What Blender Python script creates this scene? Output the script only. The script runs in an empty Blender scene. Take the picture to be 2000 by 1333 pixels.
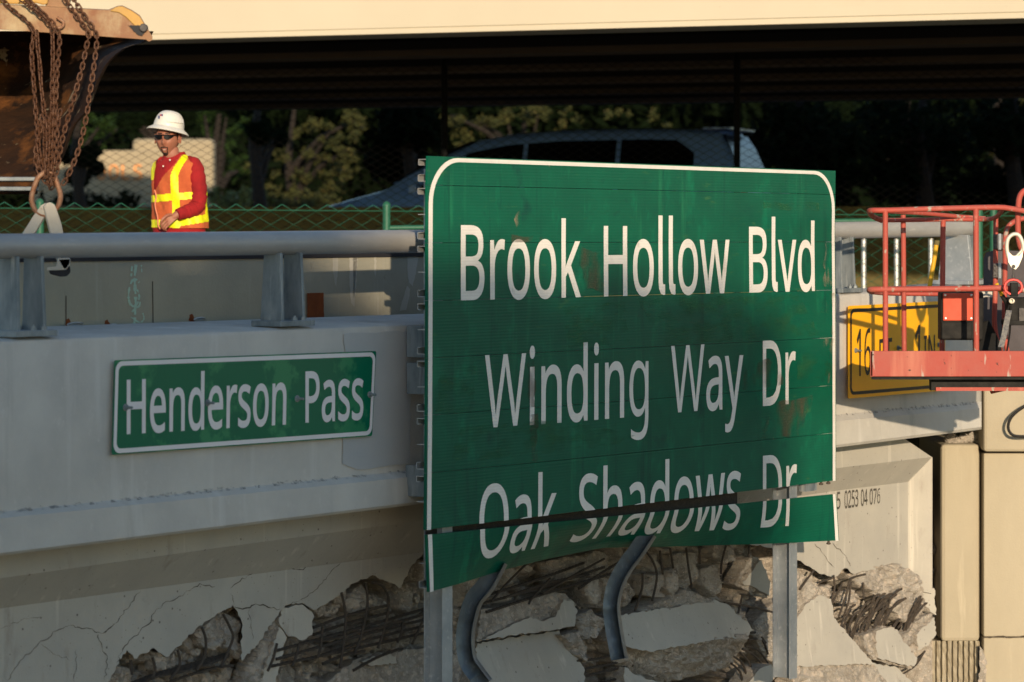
import bpy, bmesh, math, random
from mathutils import Vector, Matrix, noise
from mathutils.geometry import tessellate_polygon, delaunay_2d_cdt
random.seed(7)
R = math.radians
SC = bpy.context.scene
COL = SC.collection

# ------------------------------------------------------------------ camera, sky, sun, exposure
EYE = 7.5            # eye height above the lower road
FPX = 6000.0         # focal length in pixels of the 2000 px wide photograph
cam = bpy.data.cameras.new('camera')
cam.sensor_width = 36.0
cam.lens = FPX / 2000 * 36
cam.shift_y = -226.5 / 2000
cam.clip_start, cam.clip_end = 0.5, 3000
cam.dof.use_dof = True
cam.dof.focus_distance = 18.6
cam.dof.aperture_fstop = 3.2
camo = bpy.data.objects.new('camera', cam)
COL.objects.link(camo)
camo.location = (0, 0, EYE)
camo.rotation_euler = (R(90), 0, 0)
SC.camera = camo

SUN_EL, SUN_AZ = 10.5, 172.0
to_sun = Vector((math.sin(R(SUN_AZ)) * math.cos(R(SUN_EL)), math.cos(R(SUN_AZ)) * math.cos(R(SUN_EL)), math.sin(R(SUN_EL))))
wd = bpy.data.worlds.new('World')
SC.world = wd
wd.use_nodes = True
nt = wd.node_tree
sky = nt.nodes.new('ShaderNodeTexSky')
sky.sky_type = 'NISHITA'
sky.sun_disc = False
sky.sun_elevation = R(SUN_EL)
sky.sun_rotation = R(SUN_AZ)
sky.dust_density = 0.15
sky.ozone_density = 1.9
sky.air_density = 1.0
bg = nt.nodes['Background']
bg.inputs['Strength'].default_value = 0.15
nt.links.new(sky.outputs['Color'], bg.inputs['Color'])
sl = bpy.data.lights.new('sun', 'SUN')
sl.energy = 4.0
sl.angle = R(0.55)
sl.color = (1.0, 0.80, 0.56)
so = bpy.data.objects.new('sun', sl)
COL.objects.link(so)
so.rotation_euler = (-to_sun).to_track_quat('-Z', 'Y').to_euler()
so.location = (20, -40, 30)
SC.view_settings.view_transform = 'Standard'
SC.view_settings.look = 'None'
SC.view_settings.gamma = 1
SC.view_settings.use_curve_mapping = False
SC.view_settings.exposure = 0.35
SC.render.engine = 'CYCLES'
SC.cycles.max_bounces = 6

# ------------------------------------------------------------------ materials
def alpha_noise(m, scale, lo, hi, st=(1, 1, 1)):
    t = m.node_tree; tc = t.nodes.new('ShaderNodeTexCoord'); mp = t.nodes.new('ShaderNodeMapping'); mp.inputs['Scale'].default_value = st
    n = t.nodes.new('ShaderNodeTexNoise'); n.inputs['Scale'].default_value = scale; n.inputs['Detail'].default_value = 8
    r = t.nodes.new('ShaderNodeMapRange'); r.inputs['From Min'].default_value, r.inputs['From Max'].default_value = lo, hi
    t.links.new(tc.outputs['Object'], mp.inputs['Vector']); t.links.new(mp.outputs['Vector'], n.inputs['Vector']); t.links.new(n.outputs['Fac'], r.inputs['Value']); t.links.new(r.outputs['Result'], t.nodes['Principled BSDF'].inputs['Alpha'])
    return m
def nn(t, kind, **kw):
    n = t.nodes.new(kind)
    for k, v in kw.items():
        setattr(n, k, v)
    return n

def mat(name, col, rough=0.8, metal=0.0, vary=None, vscale=4.0, stretch=(1, 1, 1), layers=(), bump=0.0, bscale=40.0, bstretch=(1, 1, 1), spec=0.4, wave=None):
    """col: base colour. vary: second colour mixed by soft noise. layers: (colour, scale, lo, hi, stretch[, kind, seed]) masks of wear, grime, rust, chips."""
    m = bpy.data.materials.new(name)
    m.use_nodes = True
    t = m.node_tree
    b = t.nodes['Principled BSDF']
    b.inputs['Roughness'].default_value = rough
    b.inputs['Metallic'].default_value = metal
    b.inputs['Specular IOR Level'].default_value = spec
    tc = nn(t, 'ShaderNodeTexCoord')
    def mapped(st, seed=0.0):
        mp = nn(t, 'ShaderNodeMapping')
        mp.inputs['Scale'].default_value = st
        mp.inputs['Location'].default_value = (seed, seed * 1.7, seed * 0.6)
        t.links.new(tc.outputs['Object'], mp.inputs['Vector'])
        return mp.outputs['Vector']
    def tex(kind, scale, st, seed=0.0, detail=6.0):
        if kind == 'noise':
            n = nn(t, 'ShaderNodeTexNoise')
            n.inputs['Detail'].default_value = detail
            n.inputs['Roughness'].default_value = 0.62
            out = n.outputs['Fac']
        else:
            n = nn(t, 'ShaderNodeTexVoronoi', feature={'vor': 'F1', 'edge': 'DISTANCE_TO_EDGE', 'cell': 'F1'}[kind])
            out = n.outputs['Color' if kind == 'cell' else 'Distance']
        n.inputs['Scale'].default_value = scale
        t.links.new(mapped(st, seed), n.inputs['Vector'])
        return out
    def mix(fac, a, c):
        x = nn(t, 'ShaderNodeMix', data_type='RGBA')
        t.links.new(fac, x.inputs[0])
        for s, v in ((6, a), (7, c)):
            if isinstance(v, tuple):
                x.inputs[s].default_value = v
            else:
                t.links.new(v, x.inputs[s])
        return x.outputs[2]
    def rng(out, lo, hi):
        r = nn(t, 'ShaderNodeMapRange')
        r.inputs['From Min'].default_value, r.inputs['From Max'].default_value = lo, hi
        t.links.new(out, r.inputs['Value'])
        return r.outputs['Result']
    cur = (*col, 1.0)
    if vary:
        cur = mix(rng(tex('noise', vscale, stretch), 0.32, 0.68), cur, (*vary, 1.0))
    for i, L in enumerate(layers):
        lc, sc, lo, hi, st = L[:5]
        kind = L[5] if len(L) > 5 else 'noise'
        seed = L[6] if len(L) > 6 else i * 3.1 + 1
        cur = mix(rng(tex(kind, sc, st, seed), lo, hi), cur, (*lc, 1.0))
    if isinstance(cur, tuple):
        b.inputs['Base Color'].default_value = cur
    else:
        t.links.new(cur, b.inputs['Base Color'])
    h = None
    if bump:
        h = tex('noise', bscale, bstretch, 5.0, 8.0)
    if wave:   # fine horizontal ribs: (scale, strength)
        w = nn(t, 'ShaderNodeTexWave', bands_direction='Z')
        w.inputs['Scale'].default_value = wave[0]
        t.links.new(mapped((1, 1, 1)), w.inputs['Vector'])
        if h is None:
            h = w.outputs['Fac']; bump = wave[1]
        else:
            a = nn(t, 'ShaderNodeMath', operation='MULTIPLY_ADD')
            t.links.new(w.outputs['Fac'], a.inputs[0]); a.inputs[1].default_value = wave[1] / max(bump, 1e-4)
            t.links.new(h, a.inputs[2]); h = a.outputs[0]
    if h is not None:
        bp = nn(t, 'ShaderNodeBump')
        bp.inputs['Strength'].default_value = min(1.0, bump)
        bp.inputs['Distance'].default_value = 0.02
        t.links.new(h, bp.inputs['Height'])
        t.links.new(bp.outputs['Normal'], b.inputs['Normal'])
    return m

V1 = (1, 1, 1)
VZ = (1, 1, 0.08)     # streaks running down
MAT = dict(
    parapet=mat('parapet_concrete', (0.53, 0.51, 0.465), 0.85, vary=(0.43, 0.415, 0.385), vscale=2.2, layers=(
        ((0.60, 0.585, 0.55), 5, 0.56, 0.74, VZ), ((0.34, 0.325, 0.30), 3.1, 0.6, 0.78, VZ), ((0.53, 0.51, 0.47), 17, 0.60, 0.72, (1, 1, 0.7)), ((0.30, 0.285, 0.26), 1.3, 0.58, 0.72, (.6, .6, .25)), ((0.16, 0.15, 0.14), 95, 0.30, 0.22, V1, 'noise')), bump=0.18, bscale=60),
    patch=mat('grey_cover_paint', (0.405, 0.415, 0.42), 0.75, vary=(0.385, 0.395, 0.40), vscale=6, bump=0.12, bscale=70),
    grime=mat('ledge_grime', (0.20, 0.185, 0.17), 0.95, vary=(0.36, 0.35, 0.32), vscale=9, bump=0.4, bscale=90),
    girder=mat('girder_paint', (0.45, 0.425, 0.37), 0.8, vary=(0.38, 0.36, 0.32), vscale=2.6, layers=(
        ((0.53, 0.50, 0.44), 14, 0.60, 0.72, (1, 1, 0.04)), ((0.14, 0.125, 0.11), 14, 0.10, 0.06, V1, 'vor'), ((0.17, 0.15, 0.13), 31, 0.09, 0.05, V1, 'vor'), ((0.33, 0.30, 0.26), 9, 0.60, 0.74, (1, 1, .3)), ((0.30, 0.28, 0.25), 5, 0.64, 0.8, V1)), bump=0.10, bscale=80),
    broken=mat('broken_concrete', (0.46, 0.42, 0.365), 0.95, vary=(0.27, 0.235, 0.195), vscale=9, layers=(
        ((0.66, 0.62, 0.56), 75, 0.60, 0.68, V1), ((0.50, 0.43, 0.36), 45, 0.66, 0.8, V1, 'cell'), ((0.08, 0.06, 0.045), 70, 0.38, 0.28, V1), ((0.36, 0.20, 0.13), 70, 0.70, 0.76, V1)), bump=0.9, bscale=85),
    crack=mat('crack_dark', (0.06, 0.05, 0.042), 0.95, vary=(0.09, 0.07, 0.05), vscale=30),
    rebar=mat('rebar_steel', (0.055, 0.05, 0.047), 0.62, 0.5, vary=(0.11, 0.085, 0.065), vscale=40, bump=0.5, bscale=200),
    galv=mat('galvanised_steel', (0.45, 0.47, 0.485), 0.48, 0.55, vary=(0.33, 0.36, 0.385), vscale=9, layers=(((0.56, 0.57, 0.57), 26, 0.58, 0.7, V1, 'noise'),), bump=0.05, bscale=60),
    galv_old=mat('weathered_galvanised_steel', (0.30, 0.33, 0.34), 0.6, 0.35, vary=(0.14, 0.17, 0.19), vscale=11, stretch=(1, 1, 0.35), layers=(((0.44, 0.46, 0.46), 18, 0.58, 0.72, VZ), ((0.055, 0.055, 0.06), 14, 0.62, 0.74, VZ)), bump=0.08, bscale=70),
    pipe=mat('pipe_rail_paint', (0.40, 0.395, 0.385), 0.45, 0.2, vary=(0.34, 0.335, 0.33), vscale=5, stretch=(1, 1, 3), layers=(((0.47, 0.455, 0.43), 22, 0.60, 0.75, (0.3, 0.3, 2)), ((0.24, 0.22, 0.20), 30, 0.30, 0.2, V1)), bump=0.04, bscale=40),
    alu=mat('bare_aluminium', (0.62, 0.62, 0.61), 0.42, 0.7, vary=(0.50, 0.50, 0.50), vscale=12),
    green=mat('green_sign_sheeting', (0.002, 0.108, 0.060), 0.42, vary=(0.002, 0.082, 0.048), vscale=3.2, layers=(
        ((0.002, 0.150, 0.078), 6, 0.56, 0.72, (1, 1, 0.5)), ((0.003, 0.055, 0.042), 4, 0.62, 0.75, V1), ((0.0015, 0.050, 0.036), 9, 0.58, 0.74, (1, 1, 0.05)), ((0.012, 0.16, 0.08), 13, 0.60, 0.76, (1, 1, 0.07)), ((0.03, 0.13, 0.055), 11, 0.64, 0.76, (0.5, 0.5, 2)), ((0.5, 0.46, 0.38), 34, 0.745, 0.765, (1, 1, 0.35))), spec=0.25, wave=(18.5, 0.05)),
    green_new=mat('small_sign_green_sheeting', (0.004, 0.135, 0.072), 0.22, vary=(0.004, 0.125, 0.066), vscale=3, layers=(((0.03, 0.205, 0.095), 3.4, 0.50, 0.56, V1, 'noise', 9.0),), spec=0.5),  # lighter blotches paint light reflected on the sheeting
    white=mat('white_sign_sheeting', (0.78, 0.755, 0.70), 0.5, vary=(0.70, 0.67, 0.62), vscale=10, layers=(((0.42, 0.36, 0.30), 7, 0.64, 0.8, (1, 1, 0.5)), ((0.33, 0.28, 0.24), 42, 0.70, 0.78, V1)), wave=(18.5, 0.08)),
    white_new=mat('small_sign_white_sheeting', (0.72, 0.70, 0.71), 0.35, vary=(0.68, 0.66, 0.67), vscale=6),
    yellow=mat('yellow_sign_sheeting', (0.95, 0.47, 0.004), 0.4, vary=(0.92, 0.43, 0.004), vscale=6, wave=(26, 0.03)),
    black=mat('black_print', (0.012, 0.011, 0.01), 0.5),
    stencil=mat('stencil_ink', (0.03, 0.027, 0.022), 0.8, vary=(0.10, 0.09, 0.075), vscale=50),
    fascia=mat('cream_girder_paint', (0.60, 0.53, 0.40), 0.75, vary=(0.57, 0.50, 0.375), vscale=0.8, layers=(((0.51, 0.44, 0.315), 1.1, 0.56, 0.74, (.25, .25, 1.5)), ((0.50, 0.42, 0.29), 16, 0.68, 0.76, V1), ((0.30, 0.24, 0.16), 40, 0.265, 0.235, V1)), bump=0.03, bscale=20),
    soffit=mat('shade_dark_concrete', (0.024, 0.019, 0.015), 0.95, vary=(0.017, 0.014, 0.011), vscale=0.8),  # under-deck shade is put into this near-black colour
    flange=mat('bounce_lit_flange', (0.10, 0.076, 0.054), 0.95, vary=(0.08, 0.06, 0.043), vscale=.8),  # paler colour stands in for light bounced onto the flange undersides
    pier=mat('pier_concrete', (0.43, 0.375, 0.275), 0.85, vary=(0.36, 0.315, 0.23), vscale=1.6, stretch=(1, 1, 0.5), layers=(((0.51, 0.445, 0.33), 12, 0.58, 0.74, VZ), ((0.34, 0.29, 0.205), 5, 0.62, 0.8, VZ), ((0.15, 0.13, 0.1), 80, 0.27, 0.22, V1)), bump=0.12, bscale=70),
    asphalt=mat('asphalt', (0.05, 0.048, 0.045), 0.95, vary=(0.07, 0.066, 0.06), vscale=1.5, bump=0.3, bscale=60),
    dirt=mat('dry_ground', (0.17, 0.14, 0.09), 1.0, vary=(0.10, 0.095, 0.05), vscale=0.3, bump=0.4, bscale=8),
)

MAT['scuff'] = alpha_noise(mat('dusty_scuff', (0.40, 0.33, 0.235), 0.9, vary=(0.28, 0.21, 0.14), vscale=20), 14, 0.52, 0.80, (1, 1, .35))
MAT['brace'] = mat('dull_bent_steel', (0.20, 0.225, 0.24), 0.42, 0.5, vary=(0.12, 0.14, 0.15), vscale=8, layers=(((0.30, 0.32, 0.33), 14, .6, .74, V1),), bump=.12, bscale=30)
MAT['ledge'] = alpha_noise(MAT['grime'], 26, 0.47, 0.78)
MAT['smear'] = alpha_noise(mat('brown_smear', (0.13, 0.075, 0.05), 0.9, vary=(0.09, 0.07, 0.04), vscale=20), 7, 0.47, 0.92, (1, 1, .5))
MAT['moss'] = alpha_noise(mat('yellow_green_film', (0.03, 0.15, 0.055), 0.6, vary=(0.02, 0.13, 0.06), vscale=12), 9, 0.44, 1.0, (.6, .6, 1.4))

# ------------------------------------------------------------------ mesh helpers
class MB:
    def __init__(s):
        s.v = []; s.f = []; s.mi = []
    def add(s, verts, faces, mi=0):
        n = len(s.v)
        s.v += [Vector(p) for p in verts]
        s.f += [tuple(i + n for i in f) for f in faces]
        s.mi += [mi] * len(faces)
        return s
    def hexa(s, p, mi=0):   # 8 corners: bottom ring 0-3, top ring 4-7
        return s.add(p, [(3, 2, 1, 0), (4, 5, 6, 7), (0, 1, 5, 4), (1, 2, 6, 5), (2, 3, 7, 6), (3, 0, 4, 7)], mi)
    def box(s, c, size, ax=None, mi=0):
        c = Vector(c); hx, hy, hz = (x / 2 for x in size)
        X, Y, Z = ax or (Vector((1, 0, 0)), Vector((0, 1, 0)), Vector((0, 0, 1)))
        return s.hexa([c + X * a * hx + Y * b * hy + Z * d * hz for d in (-1, 1) for a, b in ((-1, -1), (1, -1), (1, 1), (-1, 1))], mi)
    def tube(s, pts, r, n=8, caps=True, mi=0, closed=False, squash=None):
        pts = [Vector(p) for p in pts]
        m = len(pts)
        rr = r if isinstance(r, (list, tuple)) else [r] * m
        T = []
        for i in range(m):
            if closed:
                T.append((pts[(i + 1) % m] - pts[i - 1]).normalized())
            else:
                T.append((pts[min(i + 1, m - 1)] - pts[max(i - 1, 0)]).normalized())
        up = Vector((0, 0, 1)) if abs(T[0].z) < 0.9 else Vector((1, 0, 0))
        N = (up - T[0] * up.dot(T[0])).normalized()
        verts = []
        for i in range(m):
            N = (N - T[i] * N.dot(T[i]))
            N = N.normalized() if N.length > 1e-6 else T[i].orthogonal().normalized()
            Bn = T[i].cross(N)
            for k in range(n):
                a = 2 * math.pi * k / n
                verts.append(pts[i] + (N * math.cos(a) * (squash or 1) + Bn * math.sin(a)) * rr[i])
        faces = []
        for i in range(m if closed else m - 1):
            j = (i + 1) % m
            for k in range(n):
                l = (k + 1) % n
                faces.append((i * n + k, i * n + l, j * n + l, j * n + k))
        if caps and not closed:
            faces.append(tuple(range(n - 1, -1, -1)))
            faces.append(tuple((m - 1) * n + k for k in range(n)))
        return s.add(verts, faces, mi)
    def loft(s, rings, closed=True, caps=True, mi=0):
        n = len(rings[0]); verts = [p for r in rings for p in r]; faces = []
        for i in range(len(rings) - 1):
            for k in range(n if closed else n - 1):
                l = (k + 1) % n
                faces.append((i * n + k, i * n + l, (i + 1) * n + l, (i + 1) * n + k))
        if caps and closed:
            faces.append(tuple(range(n - 1, -1, -1)))
            faces.append(tuple((len(rings) - 1) * n + k for k in range(n)))
        return s.add(verts, faces, mi)
    def prism(s, poly2, front, back, mi=0, side=None):
        """poly2: 2D outline; front/back: functions mapping an outline point to 3D"""
        tri = tessellate_polygon([[Vector((p[0], p[1], 0)) for p in poly2]])
        n = len(poly2)
        s.add([front(p) for p in poly2], tri, mi)
        s.add([back(p) for p in poly2], [t[::-1] for t in tri], side if side is not None else mi)
        s.add([front(p) for p in poly2] + [back(p) for p in poly2], [(i, (i + 1) % n, n + (i + 1) % n, n + i) for i in range(n)], side if side is not None else mi)
        return s
    def lathe(s, c, prof, n=16, axis=Vector((0, 0, 1)), mi=0, sx=1.0, sy=1.0):
        axis = Vector(axis).normalized(); X = axis.orthogonal().normalized()
        if abs(axis.z) > 0.99: X = Vector((1, 0, 0))
        Y = axis.cross(X)
        return s.loft([[Vector(c) + axis * h + (X * math.cos(2 * math.pi * k / n) * sx + Y * math.sin(2 * math.pi * k / n) * sy) * max(r, 1e-4) for k in range(n)] for r, h in prof], mi=mi)

ROOTLOC = {}
def obj(name, mb, m, parent=None, smooth=False, bevel=0.0, fix=True):
    me = bpy.data.meshes.new(name)
    off = ROOTLOC.get(parent.name, Vector()) if parent else Vector()
    me.from_pydata([v - off for v in mb.v], [], mb.f)
    ms = m if isinstance(m, (list, tuple)) else [m]
    for x in ms:
        me.materials.append(MAT[x] if isinstance(x, str) else x)
    if len(ms) > 1:
        me.polygons.foreach_set('material_index', mb.mi)
    if fix:
        bm = bmesh.new(); bm.from_mesh(me)
        bmesh.ops.remove_doubles(bm, verts=bm.verts, dist=1e-5)
        bmesh.ops.recalc_face_normals(bm, faces=bm.faces)
        bm.to_mesh(me); bm.free()
    if smooth:
        me.polygons.foreach_set('use_smooth', [True] * len(me.polygons))
        me.set_sharp_from_angle(angle=R(40))
    me.update()
    o = bpy.data.objects.new(name, me)
    COL.objects.link(o)
    if parent:
        o.parent = parent
        ROOTLOC[o.name] = off
    else:
        ROOTLOC[o.name] = Vector()
    if bevel:
        md = o.modifiers.new('bevel', 'BEVEL'); md.width = bevel; md.segments = 2; md.limit_method = 'ANGLE'; md.angle_limit = R(35)
    return o

def tag(o, label=None, cat=None, group=None, kind=None):
    for k, v in (('label', label), ('category', cat), ('group', group), ('kind', kind)):
        if v: o[k] = v
    return o
def thing(name, loc, label, cat, group=None):
    o = bpy.data.objects.new(name, None)
    o.empty_display_size = 0.1
    COL.objects.link(o); o.location = loc
    ROOTLOC[o.name] = Vector(loc)
    return tag(o, label, cat, group)
def copy_tree(o, parent=None):
    c = o.copy(); COL.objects.link(c)
    if parent: c.parent = parent
    for ch in o.children: copy_tree(ch, c)
    return c

# ------------------------------------------------------------------ measured geometry: points from pixel + real distance, bridge coordinates
def W(px, py, d):
    return Vector(((px - 1000) / FPX * d, d, (440 - py) / FPX * d + EYE))
BU = Vector((4400 / FPX, 1, 0)).normalized()        # along the bridge, away from the camera
BN = Vector((BU.y, -BU.x, 0))                        # out of its face
BP0 = Vector((-1000 / FPX * 14.3, 14.3, 0))
BC = BN.dot(BP0)
UP = Vector((0, 0, 1))
def BW(px, py, o):                                   # point of the plane o metres out of the parapet face
    d = (BC + o) / (BN.x * (px - 1000) / FPX + BN.y)
    return W(px, py, d)
def lin(tab):
    def f(x):
        for (x0, y0), (x1, y1) in zip(tab, tab[1:]):
            if x <= x1: break
        return y0 + (y1 - y0) * (x - x0) / (x1 - x0)
    return f
def jag(poly, amp=2.2, step=7.0, closed=True, seed=0, skip=()):
    """break the straight edges of an outline into ragged ones"""
    rnd = random.Random(seed); out = []
    n = len(poly)
    for i in range(n if closed else n - 1):
        a, b = poly[i], poly[(i + 1) % n]
        out.append(a)
        if i in skip: continue
        L = math.hypot(b[0] - a[0], b[1] - a[1]); k = int(L / step)
        for j in range(1, k):
            t = (j + rnd.uniform(-.3, .3)) / k
            w = rnd.uniform(-amp, amp)
            out.append((a[0] + (b[0] - a[0]) * t - (b[1] - a[1]) / L * w, a[1] + (b[1] - a[1]) * t + (b[0] - a[0]) / L * w))
    if not closed: out.append(poly[-1])
    return out

# ------------------------------------------------------------------ setting: ground
def sheet(name, pts, m, label=None):
    o = obj(name, MB().add(pts, [tuple(range(len(pts)))]), m)
    o['kind'] = 'structure'
    return o
sheet('ground', [(-900, -300, -0.004), (900, -300, -0.004), (900, 1500, -0.004), (-900, 1500, -0.004)], 'dirt')
sheet('road', [(-60, -60, 0.004), (60, -60, 0.004), (60, 15, 0.004), (-60, 15, 0.004)], 'asphalt')

# ------------------------------------------------------------------ overpass above
OE = Vector((2.55, -1, 0)).normalized()      # along it (towards the right it comes nearer)
OM = Vector((-OE.y, OE.x, 0))                # away from the camera
OP = W(1100, 61, 27.0)
ov = thing('overpass', (OP.x, OP.y, 0), 'cream painted highway overpass with dark underside crossing above the street', 'overpass')
def OPt(s, t, z): return OP + OE * s + OM * t + UP * z
def along(prof, s0=-16, s1=16, seg=1):
    return [[OPt(s0 + (s1 - s0) * i / seg, t, z) for t, z in prof] for i in range(seg + 1)]
b = MB(); b.loft(along([(0, 0), (0.45, 0), (0.45, 0.12), (0.30, 0.24), (0.30, 0.95), (0.0, 1.1), (-0.16, 1.1), (-0.16, 0.056), (-0.15, 0.050), (-0.15, 0.004), (-0.14, 0)]))
obj('fascia_girder', b, 'fascia', ov)
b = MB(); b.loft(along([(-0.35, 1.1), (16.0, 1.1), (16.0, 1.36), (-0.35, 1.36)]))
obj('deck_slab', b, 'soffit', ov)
for t in (-0.35, 15.7):
    b = MB(); b.loft(along([(t, 1.36), (t + 0.3, 1.36), (t + 0.22, 2.45), (t, 2.45)]))
    obj('barrier_wall', b, 'fascia', ov)
for i in range(1, 6):
    t = 2.98 * i
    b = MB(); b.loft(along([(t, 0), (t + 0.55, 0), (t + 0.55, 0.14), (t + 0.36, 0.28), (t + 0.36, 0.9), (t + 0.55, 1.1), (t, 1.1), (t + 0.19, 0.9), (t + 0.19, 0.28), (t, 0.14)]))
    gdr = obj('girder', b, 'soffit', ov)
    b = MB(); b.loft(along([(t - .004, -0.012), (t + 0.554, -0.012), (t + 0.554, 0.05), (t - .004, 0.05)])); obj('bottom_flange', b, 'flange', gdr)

# ------------------------------------------------------------------ the damaged bridge
XS = [-120, 0, 200, 420, 640, 835, 1100, 1370, 1634, 1780, 1917]
lT = lin([(0, 664), (835, 630), (1634, 574), (1918, 553)])
lTb = lin([(0, 641), (835, 613), (1634, 567), (1918, 547)])
lL1 = lin([(0, 1000), (835, 916), (1634, 810), (1918, 785)])
lL2 = lin([(0, 1086), (835, 983), (1634, 874.5), (1918, 839)])
br = thing('bridge', (BP0.x, BP0.y, 0), 'grey concrete road bridge with a pipe rail, its girder smashed open underneath', 'bridge')
def para(px):
    l2 = BW(px, lL2(px), 0.045)
    f = BW(px, lT(px), -0.03); k = BW(px, lTb(px), -0.62)
    e = 0.004 * noise.noise((px * 0.011, 3, 0))
    return [k - UP * 0.5 , k, f, BW(px, lT(px) + 4, -0.008), BW(px, lT(px) + 11, e), BW(px, lL1(px), e), BW(px, lL1(px) + 13, 0.05), BW(px, lL2(px) - 5, 0.06), l2, l2 - BN * 0.62]
st = [-120 + i * 30.0 for i in range(68)] + [1917]
b = MB(); b.loft([para(x) for x in st])
obj('parapet_wall', b, 'parapet', br, smooth=True)
# grey cover paint over graffiti, a skin of paint 2 mm thick
b = MB(); pl = jag([(672, lT(672) + 16), (806, lT(806) + 15), (803, 780), (800, 905), (700, 918), (668, 905), (676, 780)], 2, 14, seed=4)
b.prism(pl, lambda p: BW(p[0], p[1], 0.0075), lambda p: BW(p[0], p[1], -0.01)); obj('cover_paint', b, 'patch', br)
# line of grime lying on the ledge
b = MB(); rnd = random.Random(3)
for x in range(-60, 1910, 4):
    a = max(0.0, noise.noise((x * 0.013, 0, 1)) + 0.3) * 9 + rnd.uniform(0, 3)
    if a > 1.5 and not (835 < x < 1620):
        p0 = [BW(x, lL1(x) - a * .55, 0.0065), BW(x + 4, lL1(x + 4) - a * rnd.uniform(.2, .9), 0.0065), BW(x + 4, lL1(x + 4) + 4, 0.024), BW(x, lL1(x) + 4, 0.024)]
        b.add(p0, [(0, 1, 2, 3)])
obj('ledge_grime', b, 'ledge', br, fix=False)['kind'] = 'stuff'

# pipe rail and its posts
lRt = lin([(-120, 458), (0, 457), (835, 449), (1634, 434), (1890, 430)])
lRb = lin([(-120, 508), (0, 506), (835, 494), (1634, 467), (1890, 462)])
ORAIL = -0.10
def railpts(x0, x1, n=40):
    P = []; r = []
    for i in range(n + 1):
        x = x0 + (x1 - x0) * i / n
        a, c = BW(x, lRt(x), ORAIL), BW(x, lRb(x), ORAIL)
        P.append((a + c) / 2); r.append((a - c).length / 2)
    return P, r
for x0, x1, k in ((-120, 821, 1.0), (821, 1000, 0.9), (1000, 1890, 1.0)):
    P, r = railpts(x0, x1); r = [q * k for q in r]
    if x1 == 1890:   # rounded end cap
        t = (P[-1] - P[-2]).normalized()
        for q, kk in ((0.03, 0.95), (0.055, 0.75), (0.068, 0.35)):
            P.append(P[40] + t * q); r.append(r[40] * kk)
    b = MB(); b.tube(P, r, 28); obj('pipe_rail', b, 'pipe', br, smooth=True)
def rail_post(px, wx, base_px):
    """two tapered plates on a bolted base plate, under the pipe"""
    yt = lRb(px) - 4; yb = (lT(px) * .62 + lTb(px) * .38) - 6
    top = BW(px, yt, ORAIL); bot = BW(px, yb, ORAIL)
    p = bpy.data.objects.new('rail_post', None); COL.objects.link(p); p.parent = br; ROOTLOC[p.name] = ROOTLOC[br.name]
    hb = (bot - UP * 0.012)
    for s in (-1, 1):          # plates square to the rail
        c0 = bot + BU * s * 0.086 * wx; c1 = top + BU * s * 0.080 * wx
        b = MB(); b.hexa([c0 + BU * 0.010 * a + BN * h * c for a, c, h in ((-1, -1, .075), (1, -1, .075), (1, 1, .072), (-1, 1, .072))] + [c1 + BU * 0.010 * a + BN * h * c for a, c, h in ((-1, -1, .055), (1, -1, .055), (1, 1, .058), (-1, 1, .058))])
        obj('post_plate', b, 'galv_old', p, bevel=0.002)
    b = MB(); b.box(hb + UP * 0.004, (0.275, 0.205, 0.03), (BU, BN, UP)); obj('base_plate', b, 'galv_old', p, bevel=0.003)
    for a in (-1, 1):
        for c in (-1, 1):
            b = MB(); q = hb + BU * (.03 + 0.035 * a) + BN * 0.082 * c + UP * 0.018
            b.tube([q, q + UP * 0.016], 0.016, 6); b.tube([q, q + UP * 0.026], 0.008, 8); obj('bolt', b, 'galv_old', p)
rail_post(42, 1.0, 0); rail_post(553, 1.0, 0); rail_post(1090, 1.0, 0); rail_post(1640, 1.0, 0)
# last post: a wide speckled end plate
top = BW(1868, lRb(1868) - 3, ORAIL); bot = BW(1868, lT(1868) - 5, ORAIL)
p5 = bpy.data.objects.new('rail_post', None); COL.objects.link(p5); p5.parent = br; ROOTLOC[p5.name] = ROOTLOC[br.name]
b = MB(); b.hexa([bot + BU * .02 * a + BN * .14 * c for a, c in ((-1, -1), (1, -1), (1, 1), (-1, 1))] + [top + BU * .02 * a + BN * .10 * c for a, c in ((-1, -1), (1, -1), (1, 1), (-1, 1))])
obj('post_plate', b, 'galv', p5, bevel=.003)
b = MB(); b.hexa([bot + BU * (.12 + .12 * a) + BN * .02 * c for a, c in ((-1, -1), (1, -1), (1, 1), (-1, 1))] + [top + BU * (.12 + .1 * a) + BN * .02 * c for a, c in ((-1, -1), (1, -1), (1, 1), (-1, 1))])
obj('post_web', b, 'galv_old', p5)
b = MB(); b.box(bot + BU * .08, (.36, .3, .03), (BU, BN, UP)); obj('base_plate', b, 'galv', p5, bevel=.003)

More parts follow.
